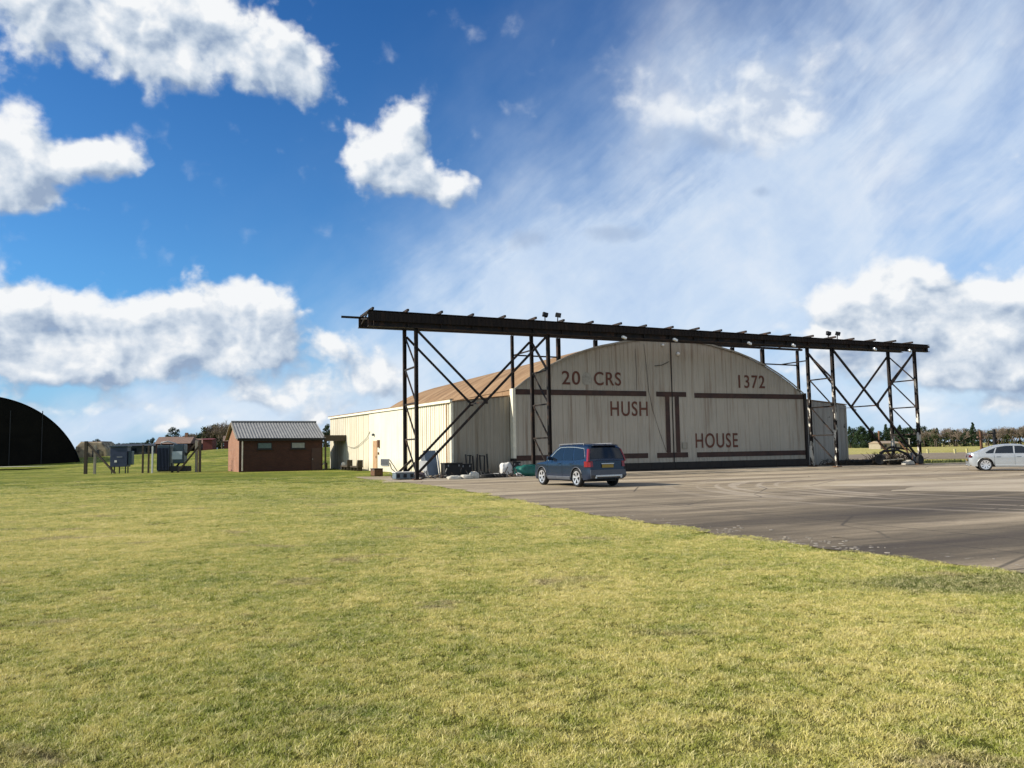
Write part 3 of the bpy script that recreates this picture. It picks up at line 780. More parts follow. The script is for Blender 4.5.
for u in (8.3, 31.0):
    m = MB(); m.bar((u, GD, 7.9), (u, 5.1, 7.9), .08); m.build('trestle_rail', STEEL, gan)
# small lamps slung under the girder
for u in (13.46, 17.31, 23.33, 27.17, 34.84, 38.42):
    m = MB(); m.bar((u, -.19, GB + .1), (u, -.28, GB - .05), .03); m.box((u + .05, -.30, GB - .0), (.34, .16, .14), rz=.3, ry=.25); m.build('bulkhead_lamp', LAMPG, gan, bevel=.02)
for ub in (8.72, 31.95):
    m = MB(); z0 = gtop(ub) + .13
    m.bar((ub - .25, 1.2, z0 - .03), (ub + 1.2, 1.2, z0 - .03), .07); m.bar((ub, 1.2, z0 - .06), (ub, 1.2, z0 + .40), .05); m.bar((ub + .85, 1.2, z0 - .06), (ub + .9, 1.2, z0 + .40), .05)
    fl = m.build('floodlight', STEEL, gan)
    for du, tw in ((0, .3), (.9, -.35)):
        m = MB(); m.prism([(-.10, -.12), (.10, -.15), (.10, .15), (-.10, .12)], -.17, .17, 'Y')
        h = m.build('lamp_head', BLACKM, fl, bevel=.02); h.location = (ub + du, 1.15, z0 + .50); h.rotation_euler = (.25, -.3 if du else .15, 1.2 + tw)

# ------------------------------------------------------------------ cars
def interp(tab, x): return lerp_tab(tab, x)
def make_car(name, label, at, rz, P):
    root = thing(name, label, 'car', at, rz)
    W = P['w']; xf, xr, R = P['xf'], P['xr'], P['R']; ra = R + .055
    x0, x1 = P['x0'], P['x1']
    xs = set([x0, x0 + .04, x0 + .12, x0 + .25, x1, x1 - .04, x1 - .12, x1 - .25])
    t = x0
    while t < x1: xs.add(round(t, 3)); t += .16
    for c in (xf, xr):
        for i in range(17): xs.add(round(c - ra * math.cos(math.pi * i / 16), 4))
    xs = sorted(xs)
    # drop near doubles
    q = [xs[0]]
    for x in xs[1:]:
        if x - q[-1] > .012: q.append(x)
    xs = q
    def zb(x):
        z = interp(P['bot'], x)
        for c in (xf, xr):
            if abs(x - c) < ra: z = max(z, R + math.sqrt(ra * ra - (x - c) ** 2) * .98)
        return z
    def zt(x): return interp(P['top'], x)
    def hw(x, z):
        w = interp(P['plan'], x) * W
        zz = z / P['belt']
        w -= .07 * max(0, (.5 - zz) / .5) ** 1.5 + .05 * max(0, (zz - .82) / .25) ** 1.4
        w += .012 * math.exp(-((zz - .86) / .05) ** 2)
        return w
    def shear(x, z):
        e = 0
        if x < x0 + .5: e += interp(P['tail'], z) * (1 - (x - x0) / .5)
        if x > x1 - .5: e += interp(P['nose'], z) * (1 - (x1 - x) / .5)
        return x + e
    m = MB(); rows = []; fr = [0, .12, .3, .5, .68, .82, .92, 1]
    for x in xs:
        b, tp = zb(x), zt(x); r = []
        for f in fr: z = b + (tp - b) * f; r.append((shear(x, z), hw(x, z), z))
        hwt = hw(x, tp)
        for f in (.93, .6, 0, -.6, -.93): r.append((shear(x, tp), hwt * f, tp + .035 * (1 - f * f) + .012))
        for f in reversed(fr): z = b + (tp - b) * f; r.append((shear(x, z), -hw(x, z), z))
        rows.append(r + [r[0]])
    m.sheet(rows)
    for r in (rows[0], rows[-1]): m.face(r[:-1])
    bmesh.ops.remove_doubles(m.bm, verts=m.bm.verts, dist=.0008)
    body = m.build('body', P['paint'], root, smooth=True, auto=38)
    # dark underbody so wheel housings read dark
    m = MB(); m.box(((xf + xr) / 2, 0, .30), (x1 - x0 - 1.0, W * 1.5, .16)); m.build('underbody', TRIMBLK, root)
    # cabin
    zbelt = P['belt']; cs = P['cabin']
    def wy(z):
        t = max(0, (z - zbelt + .02) / (P['zr'] - zbelt + .02)); return P['wb'] - (P['wb'] - P['wtop']) * t ** 1.15
    m = MB(); rows = []
    for x, zr in cs:
        zl = min(zbelt - .03, zr - .005); r = []
        for f in (0, .3, .6, .84, .95): z = zl + (zr - zl) * f; r.append((x, wy(z), z))
        y = wy(zr)
        for f in (.93, .6, 0, -.6, -.93): r.append((x, y * f, zr + .03 * (1 - f * f)))
        for f in (.95, .84, .6, .3, 0): z = zl + (zr - zl) * f; r.append((x, -wy(z), z))
        rows.append(r)
    m.sheet(rows); m.face(rows[0]); m.face(rows[-1])
    cab = m.build('cabin', P['paint'], root, smooth=True, auto=42)
    for s in (1, -1):
        for w in P['sidewin']:
            m = MB(); f = m.face([(x, s * (wy(z) + .007), z) for x, z in w]); 
            m.build('side_window', GLASSD, root, solid=.006)
        m = MB(); tr = P['wintrim']
        for a, b in zip(tr, tr[1:]): m.bar((a[0], s * (wy(a[1]) + .010), a[1]), (b[0], s * (wy(b[1]) + .010), b[1]), .014, .028)
        m.build('window_trim', CHROME, root)
    def ramp_glass(nm, pa, pb, out):
        (xa, za), (xb, zb_) = pa, pb; m = MB(); rows = []
        dx, dz = xb - xa, zb_ - za; l = math.hypot(dx, dz); nx, nz = -dz / l * out, dx / l * out
        if nz < 0 : nx, nz = -nx, -nz
        for k in range(6):
            t = k / 5; x, z = xa + dx * t, za + dz * t
            w = (wy(z) - .09); rows.append([(x + nx * .014, w * j, z + nz * .014 + .03 * (1 - j * j)) for j in (-1, -.6, 0, .6, 1)])
        m.sheet(rows); return m.build(nm, GLASSD, root, smooth=True)
    ramp_glass('rear_window', *P['rearglass'], 1); ramp_glass('windscreen', *P['screen'], 1)
    # wheels
    for x in (xf, xr):
        for s in (1, -1):
            yc = s * (W - .115)
            w = bpy.data.objects.new('wheel', None)
            m = MB(); h = .115
            m.lathe([(R * .70, -h * .8), (R * .88, -h), (R * .97, -h * .78), (R, -h * .4), (R, h * .4), (R * .97, h * .78), (R * .88, h), (R * .70, h * .8)], (0, 0, 0), 'Y', 36, False)
            wo = m.build('wheel', TYRE, root, smooth=True, auto=50); wo.location = (x, yc, R)
            m = MB(); o = s * h
            m.lathe([(R * .02, o * .30), (R * .60, o * .30), (R * .62, o * .8), (R * .72, o * .86), (R * .72, o * .74), (R * .02, o * .2)], (0, 0, 0), 'Y', 36)
            rm_ = m.build('rim', TRIMBLK, wo, smooth=True, auto=40)
            m = MB(); ns = P['spokes']
            m.lathe([(R * .60, o * .74), (R * .73, o * .80), (R * .735, o * .9), (R * .62, o * .86)], (0, 0, 0), 'Y', 36, False)
            for k in range(ns):
                a = 2 * math.pi * k / ns + .2
                for da in (-.13, .13):
                    m.bar((math.cos(a) * .05, o * .72, math.sin(a) * .05), (math.cos(a + da) * R * .66, o * .86, math.sin(a + da) * R * .66), .05 * R / .36, .035, (0, 1, 0))
            m.lathe([(.055, o * .6), (.06, o * .85), (.02, o * .9)], (0, 0, 0), 'Y', 14)
            m.build('spokes', RIM, wo)
    # arch lips
    for s in (1, -1):
        for c in (xf, xr):
            m = MB(); pts = []
            for k in range(15):
                a = math.pi * (k / 14); X = c + math.cos(a) * (ra + .012); Z = R + math.sin(a) * (ra + .012) * .98
                pts.append((X, s * (hw(X, Z) + .004), Z))
            m.tube(pts, P['lip'], 6); m.build('wheel_arch_lip', P['lipm'], root)
    # door shut lines, handles, mirrors
    for s in (1, -1):
        m = MB()
        for x in P['shut']:
            zz = [P['sill'] + .1 + (zbelt - P['sill'] - .14) * k / 6 for k in range(7)]
            for a, b in zip(zz, zz[1:]): m.bar((x, s * (hw(x, a) + .001), a), (x, s * (hw(x, b) + .001), b), .010, .006, (1, 0, 0))
        m.build('shut_lines', TRIMBLK, root)
        for x in P['handles']:
            z = zbelt - .13; m = MB(); m.box((x, s * (hw(x, z) + .02), z), (.20, .03, .03)); m.build('door_handle', P['handlem'], root, bevel=.008)
        x, z = P['mirror']; m = MB(); m.box((x, s * (wy(z) + .14), z + .06), (.13, .22, .15)); m.bar((x, s * wy(z), z), (x, s * (wy(z) + .08), z + .03), .05); m.build('door_mirror', P['paint'], root, bevel=.03)
        m = MB()
        xa, xb = xr + ra + .08, xf - ra - .08
        m.sheet([[(xa + (xb - xa) * k / 8, s * (hw(xa, zz) + o_), zz) for k in range(9)] for zz, o_ in ((P['sill'] - .01, .0), (P['sill'] + .03, .018), (P['sill'] + .11, .018), (P['sill'] + .14, .0))])
        m.build('sill_cladding', P['sillm'], root)
    root['_'] = 0; del root['_']
    return root, hw, wy, shear
SUV = dict(paint=CARBLUE, w=.965, xf=1.50, xr=-1.48, R=.385, x0=-2.45, x1=2.46, belt=1.10, zr=1.70, wb=.925, wtop=.75, sill=.30,
    bot=[(-2.45, .36), (-2.1, .30), (2.0, .26), (2.46, .30)],
    top=[(-2.45, 1.06), (-2.2, 1.08), (.9, 1.08), (1.1, 1.06), (2.0, .97), (2.3, .88), (2.46, .74)],
    plan=[(-2.45, .86), (-2.36, .925), (-2.2, .965), (-1.8, .99), (0, 1), (1.7, .99), (2.2, .94), (2.38, .86), (2.46, .72)],
    tail=[(.3, .10), (.42, .0), (.62, -.02), (.7, .03), (1.0, .05), (1.1, .09)], nose=[(.3, -.06), (.5, 0), (.9, -.08)],
    cabin=[(-2.38, 1.08), (-2.34, 1.25), (-2.285, 1.45), (-2.215, 1.62), (-2.10, 1.71), (-1.7, 1.765), (-.7, 1.79), (0, 1.77), (.25, 1.71), (.55, 1.52), (.85, 1.29), (1.12, 1.07)],
    sidewin=[[(.86, 1.115), (.30, 1.52), (.05, 1.635), (-.25, 1.65), (-.28, 1.115)], [(-.35, 1.115), (-.32, 1.65), (-1.02, 1.635), (-1.16, 1.115)], [(-1.25, 1.12), (-1.11, 1.63), (-1.84, 1.58), (-2.05, 1.22), (-1.94, 1.17)]],
    wintrim=[(.92, 1.10), (.32, 1.545), (.05, 1.66), (-.6, 1.675), (-1.2, 1.66), (-1.88, 1.605), (-2.10, 1.22)],
    rearglass=((-2.365, 1.16), (-2.225, 1.60)), screen=((1.06, 1.12), (.30, 1.66)), spokes=5, lip=.022, lipm=GREYPL, sillm=GREYPL,
    shut=(-1.25, -.32, .92), handles=(-1.05, -.1), handlem=CARBLUE, mirror=(.62, 1.14))
suv, hw, wy, shear = make_car('parked_car', 'dark blue estate car with roof rails parked facing the hangar doors', (2.81, 35.5, 0.008), math.atan2(.891, -.454), SUV)
def on_tail(y, z, d=0): return (shear(-2.45, z) - d, y, z)
for s in (1, -1):
    m = MB()
    # tall L shaped lamp: wide at the belt, thin up the pillar
    pr = [(-2.06, 1.02), (-2.46, 1.02), (-2.44, .80), (-2.36, .80), (-2.26, .90), (-2.06, .96)]
    m = MB()
    rows = [[(-2.12, s * .955, z) , (-2.30, s * .925, z), (shear(-2.45, z) - .012, s * .84, z), (shear(-2.45, z) - .014, s * .72, z)] for z in (.84, .92, 1.0, 1.07)]
    m.sheet(rows)
    rows = [[(x + .10, s * (wy(z) + .014), z), (x - .012, s * (wy(z) + .010), z), (x - .016, s * (wy(z) - .05), z)] for x, z in ((-2.385, 1.07), (-2.355, 1.2), (-2.30, 1.4), (-2.235, 1.58))]
    m.sheet(rows); m.build('tail_light', LENS, suv, solid=.02)
    m = MB(); m.bar((.25, s * .69, 1.80), (-1.75, s * .70, 1.81), .035, .03)
    for x in (.3, -.7, -1.7): m.bar((x, s * .69, 1.70), (x, s * .69, 1.80), .04)
    m.build('roof_rail', GREYM, suv, bevel=.01)
    m = MB(); m.lathe([(.05, -.05), (.055, .05), (.04, .055), (.035, -.04)], (-2.44, s * .62, .42), 'X', 12); m.build('exhaust_tip', CHROME, suv)
m = MB(); m.sheet([[on_tail(y, .72, .02) for y in (-.86, -.5, 0, .5, .86)], [on_tail(y, .50, .035) for y in (-.88, -.5, 0, .5, .88)], [on_tail(y, .38, .02) for y in (-.84, -.5, 0, .5, .84)]]); m.build('bumper_panel', GREYPL, suv, solid=.02)
m = MB(); m.box(on_tail(0, .47, .055), (.05, 1.30, .075)); m.build('skid_trim', CHROME, suv, bevel=.012)
m = MB(); m.box(on_tail(0, .87, .02), (.02, .56, .13)); m.build('number_plate', PLATE, suv)
m = MB(); m.box(on_tail(0, .97, .02), (.03, .62, .035)); m.build('tailgate_trim', CHROME, suv)
m = MB(); m.box((-2.16, 0, 1.735), (.30, 1.24, .035), ry=-.1); m.build('roof_spoiler', CARBLUE, suv, bevel=.012)
m = MB(); m.bar((-2.36, .05, 1.17), (-2.27, -.32, 1.34), .02); m.build('rear_wiper', TRIMBLK, suv)

SED = dict(paint=CARSILV, w=.95, xf=1.56, xr=-1.46, R=.345, x0=-2.26, x1=2.48, belt=.93, zr=1.38, wb=.86, wtop=.62, sill=.22,
    bot=[(-2.26, .34), (-2.1, .26), (2.1, .20), (2.48, .26)],
    top=[(-2.26, .90), (-2.2, .96), (-1.7, .985), (-1.4, .95), (1.1, .92), (1.3, .91), (2.1, .80), (2.38, .70), (2.48, .60)],
    plan=[(-2.26, .80), (-2.19, .88), (-2.05, .945), (-1.8, .985), (0, 1), (1.7, .985), (2.2, .93), (2.38, .85), (2.48, .7)],
    tail=[(.3, .08), (.45, 0), (.65, .0), (.95, .07)], nose=[(.3, -.04), (.5, 0), (.7, -.06)],
    cabin=[(-2.0, .945), (-1.75, 1.05), (-1.45, 1.19), (-1.1, 1.33), (-.8, 1.405), (-.4, 1.45), (0, 1.455), (.35, 1.43), (.62, 1.34), (.95, 1.16), (1.3, .93)],
    sidewin=[[(1.05, .965), (.62, 1.25), (.35, 1.355), (.0, 1.375), (-.02, .965)], [(-.09, .965), (-.07, 1.375), (-.5, 1.362), (-.85, 1.29), (-.98, .965)], [(-1.05, .967), (-.93, 1.265), (-1.2, 1.15), (-1.42, 1.02), (-1.4, .975)]],
    wintrim=[(1.08, .955), (.62, 1.27), (.35, 1.375), (-.4, 1.385), (-.85, 1.31), (-1.25, 1.14), (-1.45, 1.0), (-1.4, .955), (1.08, .95)],
    rearglass=((-1.78, 1.03), (-1.02, 1.355)), screen=((1.24, .965), (.45, 1.40)), spokes=8, lip=.014, lipm=CARSILV, sillm=CARSILV,
    shut=(-1.02, -.05, 1.1), handles=(-.85, .12), handlem=CARSILV, mirror=(.92, .98))
sed, hw2, wy2, shear2 = make_car('parked_car', 'silver white saloon car parked on the apron beyond the gantry', (27.98, 45.02, 0.01), math.atan2(-.4, .92), SED)
for s in (1, -1):
    m = MB(); m.sheet([[(-2.11, s * .90, z), (-2.20, s * .865, z), (shear2(-2.26, z) - .008, s * .74, z), (shear2(-2.26, z) - .012, s * .45, z)] for z in (.75, .82, .89)]); m.build('tail_light', LENSD, sed, solid=.02)
    m = MB(); m.lathe([(.045, -.05), (.05, .05), (.03, .055)], (-2.24, s * .55, .30), 'X', 12); m.build('exhaust_tip', CHROME, sed)
m = MB(); m.box((shear2(-2.26, .62) - .02, 0, .62), (.02, .52, .12)); m.build('number_plate', PLATE, sed)

# ------------------------------------------------------------------ brick hut with link canopy
HA = math.atan2(.45, .89)
hut = thing('brick_hut', 'small red brick hut with pale corrugated gable roof beside the hangar', 'hut', (-24.95, 73.1, 0), HA)
HL, HD, HE, HR = 7.6, 7.4, 3.05, 4.65
m = MB(); m.box((HL / 2, .1, HE / 2), (HL, .2, HE)); wf = m.build('wall', BRICKD, hut); wf['label'] = 'front wall with shade put into its dark red brick'
m = MB(); m.prism([(.2, 0), (HD, 0), (HD, HE), (HD / 2, HR - .1), (.2, HE + .05)], 0.0, .2, 'X'); m.build('wall', BRICK, hut)
m = MB(); m.prism([(.2, 0), (HD, 0), (HD, HE), (HD / 2, HR - .1), (.2, HE + .05)], HL - .2, HL, 'X'); m.build('wall', BRICK, hut)
m = MB(); m.box((HL / 2, HD - .1, HE / 2), (HL - .42, .2, HE)); m.build('wall', BRICK, hut)
m = MB(); rows = []; k = 120
for y, z in ((-.28, HE - .03), (HD / 2, HR), (HD + .28, HE - .03)):
    rows.append([(-.22 + (HL + .44) * i / k, y, z + .035 * (1 if (i % 4) < 2 else 0)) for i in range(k + 1)])
m.sheet(rows); m.build('roof', CORR, hut)
m = MB(); m.tube([(-.24, HD / 2, HR + .08), (HL + .24, HD / 2, HR + .08)], .09, 8); m.build('ridge_cap', CORR, hut)
m = MB(); m.box((HL / 2, -.30, HE - .12), (HL + .4, .06, .2)); m.build('fascia_board', BLACKM, hut)
m = MB()
for y0, z0, y1, z1 in ((-.3, HE - .04, HD / 2, HR - .02), (HD + .3, HE - .04, HD / 2, HR - .02)): m.bar((-.24, y0, z0), (-.24, y1, z1), .05, .2, (1, 0, 0))
m.build('bargeboard', WOODL, hut)
m = MB(); m.tube([(.28, -.08, HE - .1), (.28, -.08, .1)], .06, 8); m.build('downpipe', CONC, hut)
m = MB(); m.tube([(-.15, -.36, HE - .02), (HL + .15, -.36, HE - .06)], .06, 8); m.build('gutter', BLACKM, hut)
WGREEN = mat('grey_green_window_board', color=(.07, .11, .11), rough=.4, var=.2)
WPALE = mat('pale_blind_behind_glass', color=(.20, .22, .21), rough=.4, var=.2)
for x, mt in ((2.25, WGREEN), (5.3, WPALE)):
    m = MB(); m.box((x, -.012, 2.35), (1.30, .05, .60)); w = m.build('window', BLACKM, hut)
    m = MB(); m.box((x, -.042, 2.37), (1.16, .012, .46)); m.build('pane', mt, w)
    m = MB(); m.box((x, -.06, 2.01), (1.5, .16, .07)); m.build('sill', BLACKM, w)
m = MB(); m.box((7.0, -.02, 1.05), (.9, .05, 2.1)); d = m.build('door', mat('dark_stained_door', color=(.05, .026, .02), rough=.7, var=.3), hut)
m = MB(); m.box((6.65, -.06, 1.05), (.04, .05, .16)); m.build('handle', GREYM, d)
# canopy between hut and annex
can = thing('link_canopy', 'dark flat roofed link canopy between brick hut and hangar annex', 'canopy', (-24.95, 73.1, 0), HA)
m = MB(); m.box((HL + 1.2, 2.75, 3.1), (2.1, 5.6, .30)); m.build('flat_roof', BLACKM, can, bevel=.02)  # roof run deeper than seen, to block sky light from the passage
m = MB(); m.box((HL + 1.2, -.115, 3.02), (2.15, .12, .56)); m.build('fascia_board', WOODD, can)
m = MB(); m.box((HL + .3, .1, 1.45), (.14, .14, 2.9)); m.build('post', WOODD, can)
m = MB(); m.box((HL + .35, 3.1, 1.45), (.14, .14, 2.9)); m.build('post', WOODD, can)

# ------------------------------------------------------------------ aircraft shelter at far left
sh = thing('aircraft_shelter', 'huge near black arched aircraft shelter at left edge', 'shelter', (-75.7, 113, .45), .57)
m = MB(); R0 = 13.6; CZ = -3.4; A0 = math.asin((0 - CZ) / R0)
arcp = [(R0 * math.cos(A0 + (math.pi - 2 * A0) * i / 40), CZ + R0 * math.sin(A0 + (math.pi - 2 * A0) * i / 40)) for i in range(41)]
rows = []
for j in range(61):
    dr_ = .06 if j % 2 else 0
    rows.append([(x * (1 + dr_ / R0), j * .6, z * (1 + dr_ / R0)) for x, z in arcp])
m.sheet(rows); m.build('arched_shell', HASM, sh)
m = MB(); m.prism([(x * .985, z * .985) for x, z in arcp], .15, .5); m.build('end_door', HASM, sh)
m = MB()
for x in (-8, -4, 0, 4, 8): m.box((x, .1, 4), (.12, .1, 8))
m.build('door_seams', BLACKM, sh)
flat('shelter_hardstand', [(-100, 96), (-60, 98), (-58, 103), (-100, 103)], .55, CONC, 'thin pale concrete hardstand before the black shelter', 'hardstand')

# ------------------------------------------------------------------ fenced electrical gear at left
def post(name, x, y, h, w, m_, label, cat, group=None, lean=0.0, brace=None, cap=True):
    t = thing(name, label, cat, (x, y, gz(x, y)), 0.1, group)
    mb = MB(); mb.box((0, 0, h / 2 - .1), (w, w, h + .2), ry=lean); mb.build('post', m_, t, bevel=.015)
    if brace:
        for k, (dx, dy, zt_) in enumerate(brace):
            mb = MB(); mb.bar((0.02, 0, zt_), (dx, dy, 0), .15, .15); mb.build('brace', WOODD, t)
    mb = MB()
    for z in (.6, 1.3, 2.0, 2.6):
        if z < h - .2: mb.tube([(-w / 2 - .02, 0, z), (w / 2 + .02, 0, z)], .03, 6)
    mb.build('wire_clips', GREYM, t)
    return t
post('braced_fence_post', -40.45, 76, 3.1, .26, WOODD, 'thick dark fence post with long diagonal brace, nearest black shelter', 'fence post', brace=[(2.8, -.3, 3.0)])
post('fence_post', -39.9, 76.6, 2.7, .2, WOODL, 'shorter grey fence post just behind the braced one', 'fence post')
post('fence_post', -35.05, 76, 2.65, .15, WOODD, 'thin dark fence post left of its thin neighbour, before the transformer', 'fence post')
post('fence_post', -34.5, 76, 2.6, .15, WOODD, 'thin dark fence post touching the white post by transformer', 'fence post')
post('fence_post', -34.05, 75.8, 2.5, .14, WHITEP, 'thin white post at the left side of transformer tanks', 'fence post')
post('braced_fence_post', -29.65, 76, 3.05, .2, WOODD, 'dark braced fence post between transformer and brick hut', 'fence post', brace=[(-2.0, -.1, 2.6)])
post('braced_fence_post', -30.2, 76.6, 3.0, .24, WOODL, 'pale grey fence post with diagonal brace left of dark post', 'fence post', brace=[(-2.3, .1, 2.9)])
m = MB()
for z in (.5, 1.1, 1.7, 2.3): m.tube([(-34.5, 76, z), (-33.5, 76.1, z - .02)], .008, 5)
m = MB()
for z in (.6, 1.3, 2.0): m.tube([(-30.2, 76.6, z), (-26, 77.8, z - .05)], .007, 5)
tag(m.build('fence_wire', GREYM), 'thin wires strung from pale post towards the brick hut', 'wire')
tr1 = thing('switchgear_cabinet', 'dark navy switchgear cabinet standing on thin legs', 'cabinet', (-37.3, 76, 0), .08)
m = MB(); m.box((0, .3, 1.55), (1.55, .9, 1.85)); m.build('housing', NAVY, tr1, bevel=.03)
m = MB(); m.box((0, .28, 2.55), (1.7, 1.05, .12)); m.build('lid', TEAL, tr1, bevel=.03)
m = MB(); m.box((.98, .3, 1.45), (.34, .6, 1.3)); m.build('side_box', TEAL, tr1, bevel=.03)
for a, b in ((-.65, 0), (.6, 0), (-.65, .6), (.6, .6), (.05, 0)):
    m = MB(); m.bar((a, b, 0), (a, b, .65), .08); m.build('leg', BLACKM, tr1)
m = MB(); m.box((.1, -.16, 1.55), (.5, .02, .07)); m.build('handle', GREYM, tr1)
m = MB(); m.box((-.25, -.165, 1.15), (.22, .02, .2)); m.build('warning_plate', WHITEP, tr1)
tr2 = thing('transformer', 'dark slate transformer with two finned tanks and pipes', 'transformer', (-33.0, 76, 0), .05)
m = MB(); m.box((0, .3, 1.35), (1.15, 1.2, 2.5))
m.build('tank', TEAL, tr2, bevel=.06)
m = MB()
for i in range(9): m.box((-.52 + i * .13, -.38, 1.3), (.035, .18, 2.1))
m.build('cooling_fins', NAVY, tr2)
m = MB(); m.box((1.35, .3, 1.75), (1.0, 1.0, 1.8)); m.build('tank', TEAL, tr2, bevel=.06)
m = MB(); m.box((.9, .3, .35), (2.6, 1.3, .5)); m.build('base', BLACKM, tr2, bevel=.03)
m = MB(); m.tube([(-.4, .2, 2.6), (-.4, .2, 2.85), (.2, .2, 2.95), (.9, .2, 2.75), (1.1, .2, 2.6)], .07, 8); m.build('bushing_pipe', GREYM, tr2, smooth=True)
for x in (.75, 1.9):
    m = MB(); m.bar((x, -.2, .1), (x, -.2, .9), .10); m.build('leg', BLACKM, tr2)
m = MB(); m.box((1.25, -.24, 1.62), (.95, .03, .75)); m.build('notice_board', mat('pale_blue_grey_board', color=(.36, .42, .46), rough=.5, var=.08), tr2)

# ------------------------------------------------------------------ clutter along the annex
def place(u, n): return (*wor(u, n), 0.013)
t = thing('plastic_crate', 'faded blue plastic crate between the nearest gantry legs', 'crate', place(-.35, 1.55), ANG)
m = MB(); m.box((0, 0, .22), (1.1, .75, .36)); m.build('tub', BLUEP, t, bevel=.03)
m = MB(); m.box((0, 0, .42), (1.18, .82, .05)); m.build('rim', WHITEP, t, bevel=.01)
m = MB()
for x in (-.4, 0, .4): m.box((x, -.39, .22), (.18, .02, .2))
m.build('hand_slots', BLACKM, t)
t = thing('timber_stack', 'short dark timber offcut leaning inside left gantry trestle', 'timber', place(-.2, 2.0), ANG)
m = MB(); m.bar((-.6, .2, .08), (.5, .1, 1.1), .13, .13); m.build('beam', WOODD, t)
m = MB(); m.bar((-.4, -.2, .08), (.9, -.1, .09), .14, .13); m.build('beam', WOODL, t)
t = thing('board_sheet', 'white edged slate blue board leaning on the annex corner', 'board', place(2.05, 4.0), ANG + .15)
m = MB(); m.box((.3, .55, .86), (.86, .05, 1.62), rx=-.28); m.build('panel', BLUEB, t, bevel=.01)
m = MB(); m.box((-.22, .40, .72), (.30, .05, 1.40), rx=-.2, ry=-.14); m.build('side_strip', WHITEP, t, bevel=.01)
m = MB(); m.box((.85, .62, .86), (.1, .05, 1.64), rx=-.28); m.build('edge_strip', WHITEP, t)
t = thing('garden_chair', 'white plastic chair tipped against the blue board', 'chair', place(1.35, 3.4), ANG - .5)
m = MB(); m.box((0, 0, .42), (.5, .5, .04)); m.build('seat', WHITEP, t, bevel=.01)
m = MB(); m.box((0, .26, .72), (.48, .04, .6), rx=-.2); m.build('backrest', WHITEP, t, bevel=.01)
for a in (-.22, .22):
    for b in (-.22, .22):
        m = MB(); m.bar((a, b, .4), (a * 1.2, b * 1.2, 0), .05); m.build('leg', WHITEP, t)
def crate(u, n, dx, dy, dz, mt, label, rz=0):
    t = thing('storage_box', label, 'box', place(u, n), ANG + rz)
    m = MB(); m.box((0, 0, dz * .44), (dx, dy, dz * .88)); m.build('box_body', mt, t, bevel=.03)
    m = MB(); m.box((0, 0, dz * .94), (dx * 1.03, dy * 1.04, dz * .12)); m.build('lid', BLACKM, t, bevel=.02)
    m = MB()
    for x in (-.3, .3): m.box((dx * x, -dy / 2 - .015, dz * .8), (.07, .03, .12))
    m.build('latches', GREYM, t)
    return t
crate(3.45, 4.1, 1.15, .8, .86, BLACKM, 'large black storage box next to the blue board')
crate(4.45, 4.6, .8, .7, .78, BLACKM, 'black storage box right beside the larger black one', .1)
crate(7.75, 4.2, .62, .6, .84, TRIMBLK, 'dark box between white bag and green tarpaulin', .2)
crate(.2, 10.2, .9, .6, .5, RUSTL, 'low brown box by the sunlit annex wall, near its vent', -1.5)
# rack of upright bars
t = thing('steel_rack', 'black rack of upright bars against the grey annex front', 'rack', place(5.35, 4.55), ANG)
m = MB(); m.bar((-.75, 0, .12), (.85, 0, .12), .10); m.bar((-.75, .35, .12), (.85, .35, .12), .10); m.build('base_rail', BLACKM, t)
for i, x in enumerate((-.68, -.5, -.2, 0, .28, .5, .78)):
    m = MB(); m.bar((x, .12, .1), (x + (.10 if i % 2 else -.02), .28, 1.36 - .05 * (i % 3)), .085); m.build('upright', BLACKM, t)
m = MB(); m.bar((-.6, .26, 1.28), (-.3, .26, 1.28), .06); m.bar((.3, .26, 1.24), (.58, .26, 1.24), .06); m.build('cross_bar', BLACKM, t)
# tyres
def tyre_thing(u, n, label, tilt=0, z=.0):
    t = thing('tyre', label, 'tyre', (*wor(u, n), .013 + z), ANG, 'scrap tyres')
    m = MB(); pr = [(.20, -.08), (.25, -.11), (.33, -.10), (.36, -.05), (.36, .05), (.33, .10), (.25, .11), (.20, .08)]
    rings = []
    for k in range(28):
        a = 2 * math.pi * k / 28; rings.append([(r * math.cos(a), r * math.sin(a), h + .11) for r, h in pr + pr[:1]])
    m.sheet(rings + rings[:1]); bmesh.ops.remove_doubles(m.bm, verts=m.bm.verts, dist=.001)
    o = m.build('rubber', TYRE, t, smooth=True, auto=50); o.rotation_euler = (tilt, 0, 0)
    m = MB(); 
    for k in range(24):
        a = 2 * math.pi * k / 24; m.box((.36 * math.cos(a), .36 * math.sin(a), .11), (.02, .04, .16), rz=a)
    q = m.build('tread_blocks', TYRE, t); q.rotation_euler = (tilt, 0, 0)
    return t
tyre_thing(4.25, .2, 'black tyre lying left of its twin in front of the steel rack'); tyre_thing(5.05, .1, 'black tyre lying right of its twin in front of the steel rack')
tyre_thing(4.65, .55, 'black tyre lying behind the two others before the rack', 0, 0.0)
